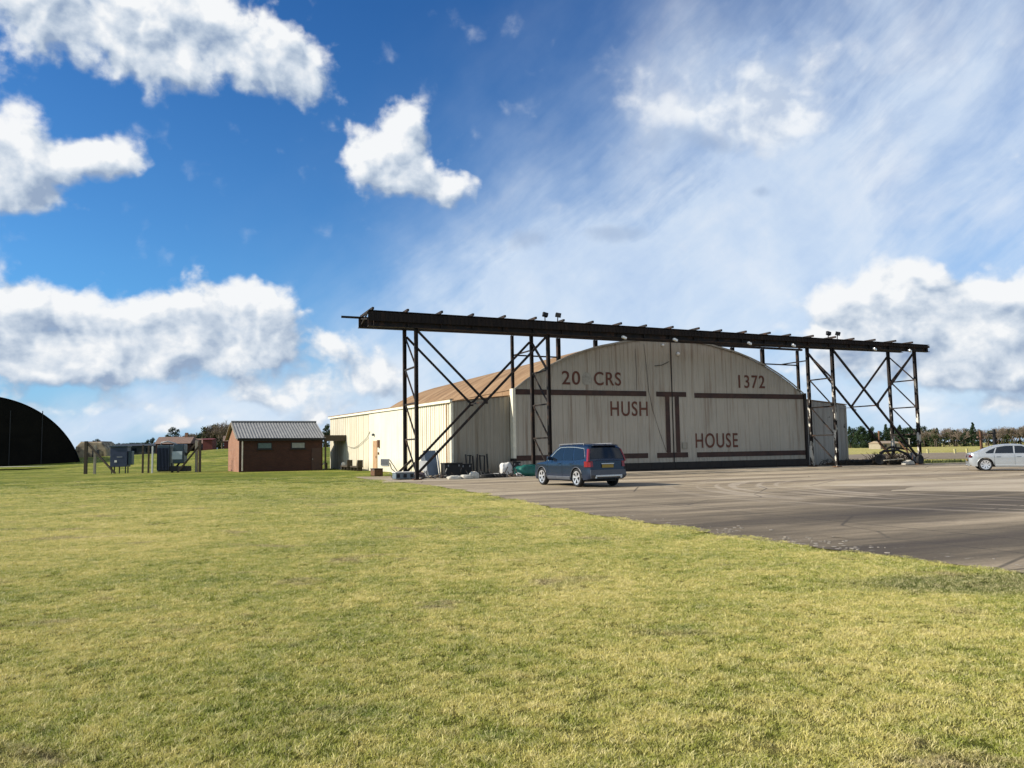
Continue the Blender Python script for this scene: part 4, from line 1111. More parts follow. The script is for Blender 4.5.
# sacks
def sack(u, n, sx, sy, sz, label, mt=SACKM, name='sack', seed=1, rz=0):
    m = MB(); bmesh.ops.create_icosphere(m.bm, subdivisions=4, radius=1)
    for v in m.bm.verts:
        p = v.co.copy(); k = 1 + .22 * mnoise.noise(p * 1.6 + Vector((seed * 3.1, 0, 0))) + .07 * mnoise.noise(p * 5 + Vector((0, seed, 0)))
        p *= k; p.x = math.copysign(abs(p.x) ** .6, p.x); p.y = math.copysign(abs(p.y) ** .6, p.y)
        p.z += .16 * mnoise.noise(Vector((p.x * 2.2 + seed, p.y * 2.2, 0))) if p.z > .2 else 0
        v.co = (p.x * sx, p.y * sy, max(p.z, -.62) * sz + .62 * sz)
    o = m.build(name, mt, smooth=True); o.location = place(u, n); o.rotation_euler = (0, 0, ANG + rz)
    return tag(o, label, name.replace('_', ' '))
sack(1.95, -.7, .42, .25, .13, 'flat dirty white sack lying nearest the left gantry leg', seed=1)
sack(2.7, -.6, .40, .28, .15, 'flat dirty white sack lying second from the left gantry leg', seed=2, rz=.4)
sack(3.3, -.3, .28, .22, .24, 'upright small cream sack leaning beside the flat white sacks', seed=5)
sack(6.1, 3.3, .6, .2, .09, 'long flattened pale sheet bundle before the annex front', WHITEP, 'sheet_bundle', 6)
sack(7.15, 4.1, .42, .26, .50, 'upright white bulk bag by the cream door post', WHITEP, 'bulk_bag', 8)
sack(7.2, .9, .85, .45, .42, 'crumpled dark green tarpaulin heap behind the blue car', GREENT, 'tarpaulin', 9)
sack(6.45, .55, .22, .16, .13, 'little white bag at the foot of the green tarpaulin', WHITEP, 'bag', 12)
sack(1.0, 2.9, .34, .25, .24, 'purple grey rag heap between crate and white chair', mat('purple_grey_rag', color=(.14, .10, .10), rough=.9, var=.3), 'rag_heap', 13)
m = MB(); rnd = random.Random(33)
for i in range(150):
    u_, n_ = rnd.choice(((rnd.uniform(-.6, 3.2), rnd.uniform(1.0, 3.6)), (rnd.uniform(2.6, 8.0), rnd.uniform(3.0, 4.9)), (rnd.uniform(3.2, 6.8), rnd.uniform(-.4, .9))))
    x_, y_ = wor(u_, n_); a, b_, c_ = rnd.uniform(.05, .45), rnd.uniform(.04, .16), rnd.uniform(.03, .14)
    if rnd.random() < .6: m.box((x_, y_, .02 + c_ / 2), (a, b_, c_), rz=rnd.uniform(0, 3.1), ry=rnd.uniform(-.15, .15))
    else: m.tube([(x_, y_, .04), (x_ + rnd.uniform(-.4, .4), y_ + rnd.uniform(-.3, .3), rnd.uniform(.04, .55))], rnd.uniform(.012, .035), 5)
def rub_fn(g, b):
    f = g.noise(g.pos(), 2.1, 2, .5)
    g.put(b.inputs['Base Color'], g.ramp(f, [(.38, (.02, .018, .018)), (.5, (.09, .06, .04)), (.56, (.05, .06, .07)), (.62, (.32, .30, .26))]))
tag(m.build('rubbish', mat('mixed_rubbish', rub_fn, rough=.8)), 'scattered dark scraps and offcuts on the ground along annex front', 'rubbish', kind='stuff')
# low timbers beside the annex wall
for k, (s_, hh, lb) in enumerate(((25.5, .52, 'dark bench frame by the annex wall nearer the brick hut'), (21.8, .56, 'dark bench frame by the annex wall nearer the tan door'))):
    x, n, z = wl(s_, 0, .75)
    t = thing('bench_frame', lb, 'bench', (*wor(x, n), gz(*wor(x, n))), ANG)
    m = MB(); m.box((0, 0, .36), (.5, 3.0, .12)); m.build('seat', WOODD, t)
    m = MB(); m.prism([(-1.5, .42), (-1.1, .42), (-1.45, .95), (-1.5, .95)], -.24, .24, 'X'); m.build('end_arm', WOODD, t)
    for y in (-1.3, 0, 1.3):
        m = MB(); m.box((0, y, .15), (.44, .12, .30)); m.build('leg', WOODD, t)
x, n, z = wl(27.9, 0, .5)
t = thing('marker_stone', 'small white marker block at corner of the annex shadow', 'marker', (*wor(x, n), 0), ANG)
m = MB(); m.prism([(-.2, 0), (.2, 0), (.17, .62), (.1, .7), (-.1, .7), (-.17, .62)], -.15, .15); m.build('stone', WHITEP, t, bevel=.02)
m = MB(); m.box((0, 0, .03), (.6, .5, .07)); m.build('footing', CONC, t)
x, y = -19.4, 75.6
t = thing('plank', 'pale plank propped low beside the hut door', 'plank', (x, y + .9, 0), HA)
m = MB(); m.bar((.7, .3, .1), (1.7, .5, .75), .28, .05); m.build('board', WHITEP, t)
m = MB(); m.box((1.75, .55, .34), (.12, .4, .68)); m.build('prop_block', WOODD, t)

# ------------------------------------------------------------------ scrap heap at the right trestle
def R_(x, y): return (x, y, .013)
def pipe(label, pts, r, mt, name='bent_pipe', cat='pipe'):
    c = Vector(pts[0]); m = MB(); m.tube([Vector(p) - c for p in pts], r, 8)
    o = m.build(name, mt, smooth=True); o.location = c
    return tag(o, label, cat)
pipe('long dark pole leaning from gantry scrap heap with pale upper end', [(28.0, 61.4, 2.6), (28.05, 61.4, 1.6), (28.6, 61.5, 1.1), (29.0, 61.5, .3)], .07, RUSTL)
pipe('thick black hose arching over the left half of scrap heap', [(27.5, 60.6, .06), (27.45, 60.6, .6), (28.0, 60.7, 1.05), (29.1, 60.8, 1.12), (29.9, 60.8, .75), (30.1, 60.8, .08)], .09, BLACKM, 'hose', 'hose')
pipe('thin rusty bar sloping over the scrap heap towards the leg', [(28.8, 60.9, 1.4), (29.6, 60.9, .9), (30.5, 60.8, .05)], .06, STEEL, 'scrap_bar', 'bar')
pipe('upper black bar across the top of scrap heap', [(28.1, 61.6, .9), (29.0, 61.7, 1.35), (30.3, 61.6, 1.15)], .08, STEEL, 'scrap_bar', 'bar')
pipe('short crossed bar standing up at right of scrap heap', [(29.6, 61.6, 1.75), (30.1, 61.5, 1.1), (30.6, 61.3, .06)], .055, RUSTL, 'scrap_bar', 'bar')
pipe('low black pipe lying left of the scrap heap by the annex', [(24.6, 61.5, .25), (25.6, 61.3, .32), (26.8, 61.2, .30), (27.8, 61.0, .34)], .13, BLACKM, 'scrap_pipe', 'pipe')
pipe('rusty pipe lying on ground before the right annex corner', [(24.2, 62.2, .12), (25.5, 61.8, .12), (27.2, 61.8, .12)], .10, RUSTL, 'scrap_pipe', 'pipe')
def tyre_up(x, y, rz, label, s=1.0):
    t = thing('tyre', label, 'tyre', (x, y, .013), rz, 'scrap tyres')
    m = MB(); pr = [(.20, -.08), (.25, -.11), (.33, -.10), (.36, -.05), (.36, .05), (.33, .10), (.25, .11), (.20, .08)]
    m.lathe(pr, (0, 0, .36), 'Y', 28); m.build('rubber', TYRE, t, smooth=True, auto=50)
    m = MB(); m.lathe([(.02, -.05), (.19, -.05), (.195, .0), (.02, .0)], (0, 0, .36), 'Y', 20); m.build('hub', GREYM, t)
    t.scale = (s, s, s); return t
tyre_up(27.55, 60.5, .1, 'upright scrap wheel at left of heap by gantry', 1.15)
tyre_up(30.55, 60.4, .5, 'upright scrap wheel against the outermost gantry leg', 1.0)
t = thing('oil_drum', 'grey ribbed drum beside the outermost gantry leg', 'drum', R_(30.5, 61.2), 0)
m = MB(); m.lathe([(.27, 0), (.29, .02), (.28, .27), (.30, .29), (.28, .31), (.28, .56), (.30, .58), (.28, .60), (.28, .84), (.29, .86), (.27, .88)], seg=24); m.build('shell', GREYM, t, smooth=True, auto=40)
m = MB(); m.lathe([(.26, .862), (.26, .87), (.02, .872)], seg=24); m.build('lid', RUSTL, t)
t = thing('concrete_lump', 'pale broken concrete lump low in the scrap heap', 'lump', R_(29.6, 60.3), .3)
m = MB(); m.prism([(-.5, 0), (.45, 0), (.35, .25), (.05, .36), (-.4, .22)], -.25, .25); m.build('block', CONC, t, bevel=.06)
m = MB(); m.tube([(.4, 0, .4), (.55, .05, .75), (.7, .05, .8)], .02, 6); m.build('reinforcing_bar', RUSTL, t)
t = thing('timber_plank', 'tan plank lying across the scrap heap', 'plank', R_(28.5, 60.35), 0)
m = MB(); m.bar((-.7, 0, .35), (.75, .05, .45), .30, .06); m.build('board', WOODL, t)
m = MB(); m.box((-.3, .1, .16), (.16, .2, .30)); m.build('support_block', WOODD, t)
# dead brush tangled round the scrap
m = MB(); rnd = random.Random(5)
for i in range(520):
    x = rnd.choice((rnd.gauss(28.8, .9), rnd.gauss(26.2, 1.1))); y = 61.4 + rnd.uniform(-.6, .8); h = rnd.uniform(.1, .85) * (1.2 if x > 27.4 else .65)
    a = rnd.uniform(0, 6.28); l = rnd.uniform(.3, .9)
    m.tube([(x, y, .02), (x + math.cos(a) * l * .5, y + math.sin(a) * l * .3, h * .7), (x + math.cos(a) * l, y + math.sin(a) * l * .5, h)], [.03, .022, .008], 4, False)
tag(m.build('dead_brush', mat('dead_brush_stems', color=(.05, .038, .026), rough=.9, var=.5)), 'tangle of dead dark brush around the scrap by gantry leg', 'brush', kind='stuff')
# weeds by the apron edge at right
m = MB(); rnd = random.Random(9)
for i in range(1800):
    t_ = rnd.random(); x = 31.5 + t_ * 14; y = 64.9 + t_ * 2.2 + rnd.uniform(0, 1.6); h = rnd.uniform(.1, .32); a = rnd.uniform(0, 6.28)
    m.face([(x - .03 * math.cos(a), y - .03 * math.sin(a), 0), (x + .03 * math.cos(a), y + .03 * math.sin(a), 0), (x + rnd.uniform(-.1, .1), y, h)])
tag(m.build('verge_weeds', OLIVE), 'low green weeds along the far apron edge at right', 'weeds', kind='stuff')

# ------------------------------------------------------------------ trees
def leaf_cloud(m, c, r, n, size, rnd):
    for _ in range(n):
        d = Vector((rnd.gauss(0, 1), rnd.gauss(0, 1), rnd.gauss(0, 1))).normalized() * (rnd.random() ** .45)
        p = Vector(c) + Vector((d.x * r[0], d.y * r[1], d.z * r[2]))
        a = Vector((rnd.gauss(0, 1), rnd.gauss(0, 1), rnd.gauss(0, 1))).normalized(); b = a.cross(Vector((rnd.gauss(0, 1), rnd.gauss(0, 1), rnd.gauss(0, 1)))).normalized()
        s = size * rnd.uniform(.6, 1.3)
        m.face([p - a * s, p + b * s * .7, p + a * s, p - b * s * .5])
def evergreen(seed, kind):
    rnd = random.Random(seed)
    t = thing('evergreen_tree', '', 'tree')
    m = MB(); m.tube([(0, 0, -.4), (.1, 0, 4), (0, .1, 8.4)], [.28, .2, .05], 7); m.build('trunk', BARK, t)
    m = MB()
    if kind == 'round':
        for i in range(26):
            z = rnd.uniform(.4, 9.0); rr = 3.0 * math.sqrt(max(.05, 1 - ((z - 4.6) / 5.0) ** 2)); a = rnd.uniform(0, 6.28); d = rr * rnd.uniform(.2, .95)
            leaf_cloud(m, (d * math.cos(a), d * math.sin(a), z), (rnd.uniform(.7, 1.3),) * 2 + (rnd.uniform(.6, 1.1),), 95, .24, rnd)
        leaf_cloud(m, (0, 0, 4.5), (2.2, 2.2, 3.5), 500, .26, rnd)
    else:
        for i in range(34):
            f = i / 33; z = .3 + f * 9.2; rr = 2.7 * (1 - f) ** .8 + .15
            for k in range(4):
                a = rnd.uniform(0, 6.28); d = rr * rnd.uniform(.3, .9)
                leaf_cloud(m, (d * math.cos(a), d * math.sin(a), z), (.65 * (1 - f) + .25,) * 2 + (.4,), 26, .2, rnd)
    m.build('crown', EVERG, t)
    return t
def bare_tree(seed, spread=1.0, ivy=False, h=6.2):
    rnd = random.Random(seed)
    t = thing('bare_tree', '', 'tree')
    tr, tw = MB(), MB()
    def grow(p, d, l, r, lev):
        q = p + d * l
        mid = (p + q) / 2 + Vector((rnd.uniform(-1, 1), rnd.uniform(-1, 1), 0)) * l * .06
        (tr if lev < 2 else tw).tube([p, mid, q], [r, r * .8, r * .62], 5 if lev < 2 else 3, False)
        if lev >= 5: return
        for k in range(rnd.choice((2, 3, 3)) if lev < 4 else 3):
            a = rnd.uniform(0, 6.28); v = Vector((math.cos(a), math.sin(a), rnd.uniform(-.1, .5)))
            nd = (d * rnd.uniform(.75, 1.1) + v * rnd.uniform(.4, .75) * spread).normalized()
            grow(q, nd, l * rnd.uniform(.62, .85), max(r * .6, .022), lev + 1)
        if lev >= 1: grow(mid, (d + Vector((rnd.uniform(-1, 1), rnd.uniform(-1, 1), .2)) * .8).normalized(), l * .6, max(r * .5, .022), lev + 1 if lev > 1 else lev + 2)
    grow(Vector((0, 0, -.3)), Vector((0, 0, 1)), h * .3, .17, 0)
    tr.build('trunk', BARK, t); tw.build('crown', TWIG, t)
    if ivy:
        m = MB()
        for i in range(10): leaf_cloud(m, (rnd.uniform(-1, 1), rnd.uniform(-1, 1), rnd.uniform(1, h * .75)), (.7, .7, .8), 60, .2, rnd)
        m.build('ivy', OLIVE, t)
    return t
rnd = random.Random(21)
EV = [evergreen(31, 'round'), evergreen(32, 'round'), evergreen(33, 'cone')]
BT = [bare_tree(41), bare_tree(42, 1.2), bare_tree(43, .9), bare_tree(44, 1.1, True)]
EVL = 'dense dark evergreen in the grove behind the right gantry leg'
used = set()
def tree(lst, i, x, y, s, label, group):
    o = lst[i]; z = gz(x, y) - .1
    if id(o) in used or o.name in used: r = dup(o, (x, y, z), rnd.uniform(0, 6.28), s)
    else:
        used.add(o.name); r = o; r.location = (x, y, z); r.rotation_euler = (0, 0, rnd.uniform(0, 6.28)); r.scale = (s, s, s) if not isinstance(s, tuple) else s
    r['label'] = label
    if group: r['group'] = group
    elif 'group' in r: del r['group']
    return r
D = 350
for i in range(26):
    f = i / 25; px = 846 + f * 84 + rnd.uniform(-2, 2); y = D + rnd.uniform(-14, 14)
    hh = 1.0 - .10 * abs(math.sin(i * 1.9)) + rnd.uniform(-.12, .05)
    if 868 < px < 876: hh *= .78
    if px > 918: hh *= .86
    tree(EV, i % 2 if i % 5 else 2, (px - 512) / 800 * y * 1.01, y, (hh * 1.0, hh * 1.0, hh), EVL, 'grove of evergreens behind the gantry')
tree(EV, 2, 187, 326, 1.0, 'single pointed conifer standing up above the bare hedgerow trees', None)
tree(EV, 0, 184.5, 328, .62, 'low rounded evergreen at the foot of the single pointed conifer', None)
BTL = 'bare brown hedgerow tree along the far right horizon'
for i in range(130):
    px = 922 + i * 1.5 + rnd.uniform(-2.0, 2.0); y = 345 + rnd.uniform(-20, 20)
    k = rnd.randrange(4); s = rnd.uniform(.85, 1.2)
    tree(BT, k, (px - 512) / 800 * y, y, (s * 1.5, s * 1.5, s * (1.25 + .25 * min(1, max(0, (px - 1010) / 60)))), BTL, 'bare trees along the right horizon')
# left background trees
for i in range(60):
    px = 184 + i * 1.0 + rnd.uniform(-1, 1); y = 230 + rnd.uniform(-18, 18)
    s = rnd.uniform(.95, 1.3) * (.8 + .35 * min(1, max(0, (px - 188) / 30)))
    tree(BT, rnd.randrange(4), (px - 512) / 800 * y, y, s, 'bare tree on the rise left of the brick hut', 'bare trees behind the brick hut')
for px, y, s, lb in ((172.5, 178, .62, 'rounded dark evergreen above the clay roofed house'), (97, 175, .42, 'dark evergreen bush peeping over the beige bunker'), (147, 172, .34, 'dark evergreen behind the two thin fence posts'), (152, 180, .40, 'dark evergreen just left of the transformer top'), (103, 182, .36, 'small dark evergreen right of the bunker top'), (199, 170, .42, 'dark evergreen behind the pale braced fence post'), (326, 165, .52, 'dark evergreen seen through gap between hut and annex')):
    tree(EV, 0, (px - 512) / 800 * y, y, s, lb, None)
DARKWOOD = [(112 + i * 3.0) for i in range(12)]
for i, px in enumerate(DARKWOOD):
    y = 300 + rnd.uniform(-10, 10); tree(EV, i % 2, (px - 512) / 800 * y, y, (.62, .62, .50), 'distant dark evergreen of the low far left tree belt', 'far left tree belt')

# ------------------------------------------------------------------ far buildings and markers
def house(name, label, cat, x, y, w, d, e, r, wall, roof, rz=0, chim=True, wins=2, z0=None):
    t = thing(name, label, cat, (x, y, gz(x, y) - .1 if z0 is None else z0), rz)
    m = MB(); m.box((0, d / 2, e / 2), (w, d, e)); m.build('wall', wall, t)
    m = MB(); m.prism([(-.3, e - .05), (d + .3, e - .05), (d / 2, r)], -w / 2 - .2, w / 2 + .2, 'X'); ro = m.build('roof', roof, t)
    if chim: m = MB(); m.box((w * .3, d / 2, r + .1), (.5, .5, 1.3)); m.build('chimney', BRICK, ro)
    for i in range(wins):
        m = MB(); m.box((-w / 2 + w * (i + .5) / wins, -.03, e * .55), (.9, .08, .9)); m.build('window', GLASSD, t)
    return t
house('house', 'low house with clay roof and brick chimney behind the transformer', 'house', -64.5, 152, 6.2, 4.5, 2.2, 3.5, BRICKD, TILE, 0.1, z0=1.7)
house('red_shed', 'maroon clad shed box just left of the brick hut', 'shed', -55.6, 146, 1.7, 2.5, 2.3, 2.5, REDBOX, REDBOX, .1, False, 0, z0=2.15)
house('outbuilding', 'small red outbuilding with tiled roof by the brick hut gable', 'shed', -53.2, 152, 3.0, 3.5, 1.9, 2.9, REDBOX, TILE, .3, False, 1, z0=2.3)
house('outbuilding', 'low brick outbuilding between clay roofed house and maroon shed', 'shed', -59.6, 154, 3.2, 3.5, 1.7, 2.6, BRICKD, TILE, .1, False, 1, z0=2.2)
t = thing('stone_bunker', 'low beige rubble faced bunker behind the braced post', 'bunker', (-78.4, 149, 1.35), 0.05)
m = MB(); m.prism([(-2.9, 0), (3.0, 0), (2.85, 1.7), (1.9, 3.0), (-2.0, 3.05), (-2.9, 2.1)], 0, 5); m.build('mound_wall', STONE, t, bevel=.2)
m = MB(); m.box((-.2, 2.6, 3.07), (4.0, 4.0, .12)); m.build('roof_slab', TILE, t)
m = MB(); m.box((.9, -.06, .85), (1.3, .1, 1.5)); m.build('doorway', SHEDD, t)
house('long_shed', 'long slate grey shed on the horizon behind navy cabinet', 'shed', -79.3, 168, 8.6, 6, 2.2, 2.6, SHEDD, SHEDD, 0.05, False, 3, z0=1.6)
house('farm_building', 'small beige building at the foot of the evergreen grove', 'building', 117.5, 250, 7.5, 5, 1.9, 2.6, mat('beige_render', color=(.32, .27, .19), rough=.9, var=.15), mat('dull_beige_roof', color=(.30, .23, .16), rough=.9, var=.2), .3, False, 2)
for px, y, lb in ((925, 118, 'pale yellow marker board nearest the outermost gantry leg'), (952, 112, 'pale yellow marker board in middle of the three on the grass'), (964, 114, 'pale yellow marker board nearest the silver car')):
    t = thing('marker_board', lb, 'marker', ((px - 512) / 800 * y, y, .02), .5, 'marker boards on the far grass')
    m = MB(); m.box((0, 0, .42), (.42, .08, .62)); m.build('board', BRASS, t)
    m = MB(); m.bar((-.15, 0, -.1), (-.15, 0, .2), .06); m.build('stake', WOODL, t); m = MB(); m.bar((.15, 0, -.1), (.15, 0, .2), .06); m.build('stake', WOODL, t)
y = 95
t = thing('wooden_frame', 'rusty timber sign frame with two arms behind silver car', 'sign frame', ((978.5 - 512) / 800 * y, y, 0), .2)
m = MB(); m.bar((0, 0, 0), (0, 0, 2.9), .22); m.build('post', RUSTL, t)
m = MB(); m.bar((-.1, 0, 2.55), (.75, 0, 2.5), .16); m.bar((-.5, 0, 2.2), (.35, 0, 2.0), .16); m.build('arm', TILE, t)
m = MB(); m.bar((0, 0, .85), (2.2, 0, .95), .25); m.build('rail', RUSTL, t)
t = thing('tall_post', 'tall black post with short crossarm behind silver car', 'post', ((992 - 512) / 800 * y, y, 0), .2)
m = MB(); m.bar((0, 0, 0), (0, 0, 3.1), .24); m.build('pole', BLACKM, t)
m = MB(); m.bar((-.75, 0, 2.62), (.3, 0, 2.66), .14); m.build('crossarm', BLACKM, t)
y = 240
t = thing('lamp_post', 'thin pale lamp post on far grass right of gantry', 'lamp post', ((907 - 512) / 800 * y, y, 0), 0)
m = MB(); m.tube([(0, 0, 0), (0, 0, 3.0)], [.16, .12], 8); m.build('pole', CONC, t)
m = MB(); m.box((0, -.1, 3.05), (.6, .35, .2)); m.build('lamp_head', CONC, t)

# ------------------------------------------------------------------ sky
W = bpy.data.worlds.new('World'); sc.world = W; W.use_nodes = True
nt = W.node_tree; g = G(nt); bg = nt.nodes['Background']
SUN_EL = rad(31); SV = Vector((-.979, -.19, 0)).normalized()
sky = g.n('ShaderNodeTexSky', sky_type='NISHITA'); sky.sun_disc = False
sky.sun_elevation = SUN_EL; sky.sun_rotation = math.atan2(SV.x, SV.y)
sky.altitude = 20; sky.air_density = 1.0; sky.dust_density = .4; sky.ozone_density = 2.2
STR = .10
EXPO = .40
d = g.n('ShaderNodeTexCoord').outputs['Generated']
dn = g.v('NORMALIZE', d)
dx = g.xyz(dn)
az = g.m('ARCTAN2', dx[0], dx[1]); el = g.m('ARCSINE', dx[2])
cmb = g.n('ShaderNodeCombineXYZ'); g.put(cmb.inputs[0], az); g.put(cmb.inputs[1], el)
AE = cmb.outputs[0]
BL = [ # clouds: centre and half size in photo pixels, weight
 (140, 14, 115, 44, 1.05), (55, 4, 60, 40, .85), (225, 48, 62, 30, .95), (300, 74, 30, 28, 1.0), (195, 72, 60, 14, .35),
 (8, 158, 30, 30, .95), (70, 158, 40, 16, .85), (118, 152, 30, 16, .9), (30, 200, 34, 14, .65),
 (396, 154, 46, 34, 1.1), (440, 182, 42, 17, 1.0), (402, 116, 18, 22, .85), (364, 162, 24, 20, .7),
 (42, 328, 58, 34, 1.05), (110, 332, 44, 26, .8), (205, 312, 66, 30, 1.2), (258, 306, 34, 24, .9), (120, 354, 60, 20, .85), (225, 350, 50, 22, .85), (0, 318, 32, 24, .85), (60, 372, 80, 12, .5), (262, 345, 36, 16, .55),
 (330, 352, 36, 24, .8), (385, 376, 30, 26, .8), (300, 388, 60, 16, .75), (225, 398, 50, 9, .55), (345, 410, 60, 9, .5), (110, 404, 70, 8, .52), (30, 412, 60, 7, .5), (210, 420, 90, 7, .5), (960, 408, 90, 7, .5),
 (880, 302, 56, 36, 1.15), (950, 318, 66, 32, 1.1), (1015, 336, 60, 34, 1.05), (906, 280, 38, 18, .85), (900, 350, 90, 24, .75), (1000, 380, 110, 12, .5), (838, 316, 32, 26, .75), (850, 372, 70, 10, .45),
 (-160, 120, 120, 60, .9), (-150, 350, 90, 36, .9), (1180, 340, 100, 50, 1.0), (1240, 120, 140, 60, .7)]
w1 = g.n('ShaderNodeTexNoise'); g.put(w1.inputs['Vector'], AE); w1.inputs['Scale'].default_value = 11; w1.inputs['Detail'].default_value = 4
WARP = g.v('MULTIPLY', g.v('SUBTRACT', w1.outputs['Color'], (.5, .5, .5)), (.06, .05, 0))
# unseen broken cloud added behind and beside the camera as neutral fill light
fill_cover = g.m('MULTIPLY', g.mapr(g.m('ABSOLUTE', az), .95, 1.5), g.mapr(el, .02, .2, .3, 1))
def density(off):
    p = g.v('ADD', AE, off) if off else AE
    p2 = g.v('ADD', p, WARP)
    tot = None
    for x, y, rx, ry, w in BL:
        a, e = sky_dir(x, y); kx, ky = 800 / rx * .95, 800 / ry * .95
        q = g.v('MULTIPLY_ADD', p2, (kx, ky, 0), (-a * kx, -e * ky, 0))
        v = g.m('POWER', .36, g.v('DOT_PRODUCT', q, q))
        tot = g.m('MULTIPLY_ADD', v, w, tot if tot is not None else 0.0)
    tot = g.m('MINIMUM', tot, 1.2)
    tot = g.m('MULTIPLY_ADD', fill_cover, .72, tot)
    n1 = g.noise(g.v('MULTIPLY', p, (1, 1.25, 1)), 15, 8, .58, .1)
    vo = g.n('ShaderNodeTexVoronoi', feature='SMOOTH_F1', voronoi_dimensions='2D'); g.put(vo.inputs['Vector'], g.v('ADD', p2, g.v('MULTIPLY', WARP, (.5, .5, 0))))
    vo.inputs['Scale'].default_value = 20; vo.inputs['Detail'].default_value = 2; vo.inputs['Roughness'].default_value = .55; vo.inputs['Smoothness'].default_value = .35
    vo.normalize = True
    n1 = g.m('ADD', n1, g.m('MULTIPLY', g.m('SUBTRACT', .30, vo.outputs['Distance']), .80))
    return g.m('ADD', tot, g.m('MULTIPLY', g.m('SUBTRACT', n1, .5), 1.55)), n1, tot
D0, n0, T0 = density(None)
D1, n1, T1 = density((-.012, .020, 0))
fine = g.noise(AE, 42, 4, .6)
D0f = g.m('ADD', D0, g.m('MULTIPLY', g.m('SUBTRACT', fine, .5), .36))
alpha = g.m('MULTIPLY', g.mapr(D0f, .36, .92, 0, 1, True), g.mapr(T0, .08, .34))
lit = g.m('ADD', g.m('MULTIPLY', g.m('SUBTRACT', D0, D1), 1.35), .62)
lit = g.m('ADD', lit, g.m('MULTIPLY', g.m('SUBTRACT', T0, T1), -.35))
lit = g.m('ADD', lit, g.m('MULTIPLY', g.m('SUBTRACT', fine, .5), .30))
core = g.mapr(D0, .9, 1.6)
lit = g.m('SUBTRACT', lit, g.m('MULTIPLY', core, .16), clamp=True)
def rgb(r, gg, b): return tuple(((c / 255) / 12.92 if c / 255 <= .04045 else ((c / 255 + .055) / 1.055) ** 2.4) / STR / 2 ** EXPO for c in (r, gg, b))
ccol = g.ramp(lit, [(0.0, rgb(152, 171, 198)), (.28, rgb(181, 196, 215)), (.58, rgb(211, 221, 233)), (.98, rgb(246, 248, 250))])
base = g.mix(1.0, sky.outputs[0], (.36, .76, 1.10), 'MULTIPLY')
base = g.mix(g.mapr(el, .22, .52), base, g.mix(1.0, base, (.62, .76, .88), 'MULTIPLY'))
base = g.mix(g.mapr(el, .16, .0, 0, .75, True), base, rgb(164, 199, 236))
# thin high veil on the right: broad soft bank with combed streaks
def soft(x, y, rx, ry, w, vec=AE):
    a, e = sky_dir(x, y); kx, ky = 800 / rx, 800 / ry
    q = g.v('MULTIPLY_ADD', vec, (kx, ky, 0), (-a * kx, -e * ky, 0))
    return g.m('MULTIPLY', g.m('POWER', .368, g.v('DOT_PRODUCT', q, q)), w)
wv = g.n('ShaderNodeTexNoise'); g.put(wv.inputs['Vector'], AE); wv.inputs['Scale'].default_value = 5; wv.inputs['Detail'].default_value = 5
WV = g.v('SUBTRACT', wv.outputs['Color'], (.5, .5, .5))
AW = g.v('ADD', AE, g.v('MULTIPLY', WV, (.34, .26, 0)))
AS = g.v('ADD', AE, g.v('MULTIPLY', WV, (.05, .05, 0)))
veil = None
for q in ((610, 290, 170, 110, .95), (740, 255, 170, 100, .40), (760, 100, 150, 110, .60), (960, 200, 190, 110, .26), (930, 40, 220, 90, .30), (520, 320, 110, 70, .5), (640, 350, 230, 60, .55), (450, 425, 500, 30, .40), (920, 405, 230, 40, .50), (130, 415, 280, 36, .62), (340, 395, 110, 50, .35), (1200, 200, 250, 220, .4)):
    v = soft(*q, vec=AW); veil = v if veil is None else g.m('ADD', veil, v)
rot = g.n('ShaderNodeVectorRotate', rotation_type='Z_AXIS'); g.put(rot.inputs['Vector'], AS); rot.inputs['Angle'].default_value = rad(-36)
comb = g.noise(g.scale(rot.outputs[0], (1.0, 4.2, 1)), 2.6, 6, .62)
comb2 = g.noise(g.scale(rot.outputs[0], (1.4, 4.0, 1)), 8.0, 4, .6)
vf = g.m('MULTIPLY', veil, g.m('ADD', g.mapr(comb, .3, .7, .66, 1.16), g.m('ADD', g.mapr(comb2, .3, .7, -.10, .12), g.mapr(g.noise(AS, 6.0, 7, .6), .32, .68, -.28, .20))))
vf = g.m('MINIMUM', g.m('MAXIMUM', vf, 0), .86)
tex = g.noise(g.v('ADD', AE, g.v('MULTIPLY', WV, (.12, .12, 0))), 7.5, 7, .6)
vcol = g.ramp(g.m('ADD', g.m('MULTIPLY', tex, .6), g.m('MULTIPLY', comb, .4)), [(.34, rgb(190, 211, 240)), (.5, rgb(214, 229, 247)), (.64, rgb(236, 243, 251))])
c = g.mix(vf, base, vcol)
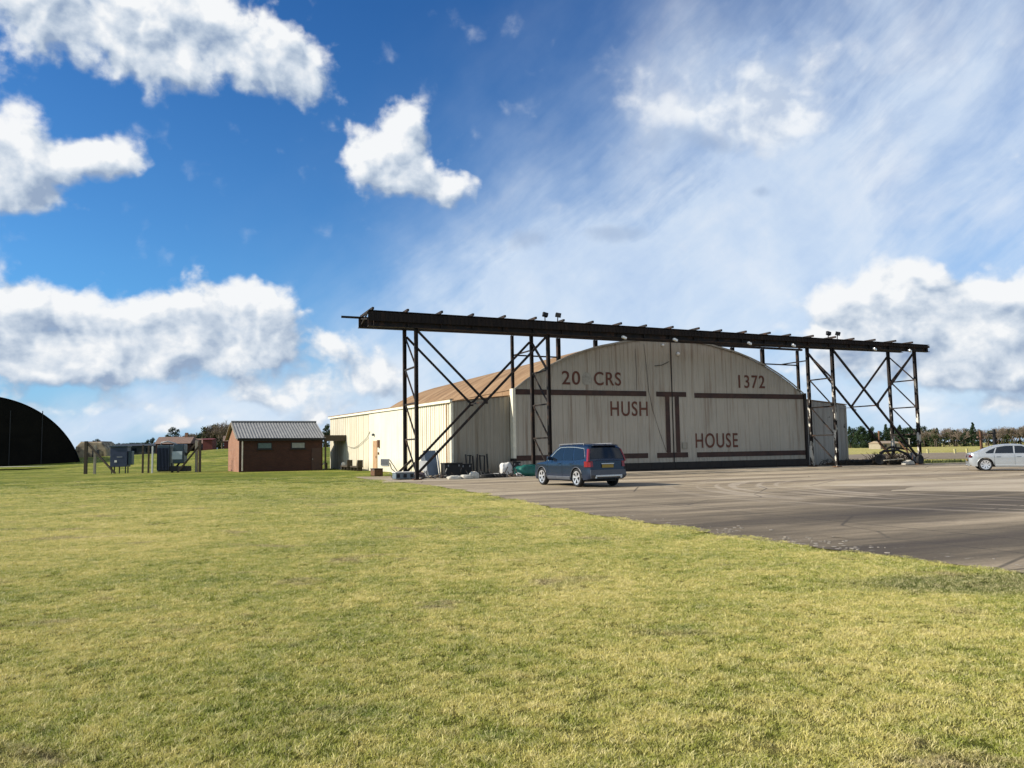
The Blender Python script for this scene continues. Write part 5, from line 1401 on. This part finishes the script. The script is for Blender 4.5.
# brighter bank high on the right with a grey underside
bank = g.m('ADD', g.m('ADD', soft(778, 70, 58, 44, 1.0, AW), soft(735, 108, 60, 32, .9, AW)), soft(655, 90, 44, 24, .7, AW))
bank = g.m('ADD', bank, g.m('MULTIPLY', g.m('SUBTRACT', n0, .5), 1.5))
bcol = g.ramp(g.m('ADD', g.m('MULTIPLY', g.m('SUBTRACT', D0, D1), .9), g.m('ADD', .5, g.m('MULTIPLY', g.m('SUBTRACT', tex, .5), 1.1))), [(.25, rgb(196, 209, 228)), (.5, rgb(224, 232, 242)), (.75, rgb(246, 249, 252))])
c = g.mix(g.mapr(bank, .15, 1.25, 0, .85, True), c, bcol)
AN = g.v('ADD', AE, g.v('MULTIPLY', WV, (.05, .03, 0)))
und = g.m('ADD', g.m('ADD', soft(690, 136, 70, 18, .75, AW), soft(531, 238, 22, 14, .8, AN)), g.m('ADD', soft(606, 233, 34, 10, .8, AN), soft(760, 191, 12, 6, .65, AN)))
c = g.mix(g.mapr(g.m('ADD', und, g.m('MULTIPLY', g.m('SUBTRACT', n0, .5), 1.0)), .18, .85, 0, .62, True), c, rgb(158, 179, 210))
c = g.mix(alpha, c, ccol)
# only the sky half
g.put(bg.inputs['Color'], c); bg.inputs['Strength'].default_value = STR
W.cycles.sampling_method = 'NONE'

sl = bpy.data.lights.new('sun', 'SUN'); sl.energy = 5.0; sl.angle = rad(.55); sl.color = (1.0, .93, .82)
so = bpy.data.objects.new('sun', sl); COL.objects.link(so)
sd = Vector((SV.x * math.cos(SUN_EL), SV.y * math.cos(SUN_EL), math.sin(SUN_EL)))
so.rotation_euler = sd.to_track_quat('Z', 'Y').to_euler(); so.location = sd * 200

vs = sc.view_settings; vs.view_transform = 'Standard'; vs.look = 'None'; vs.exposure = EXPO; vs.gamma = 1
sc.render.engine = 'CYCLES'
cy = sc.cycles; cy.max_bounces = 4; cy.diffuse_bounces = 2; cy.glossy_bounces = 3; cy.transmission_bounces = 3; cy.transparent_max_bounces = 6
cy.use_denoising = True; cy.caustics_reflective = False; cy.caustics_refractive = False; cy.sample_clamp_indirect = 6
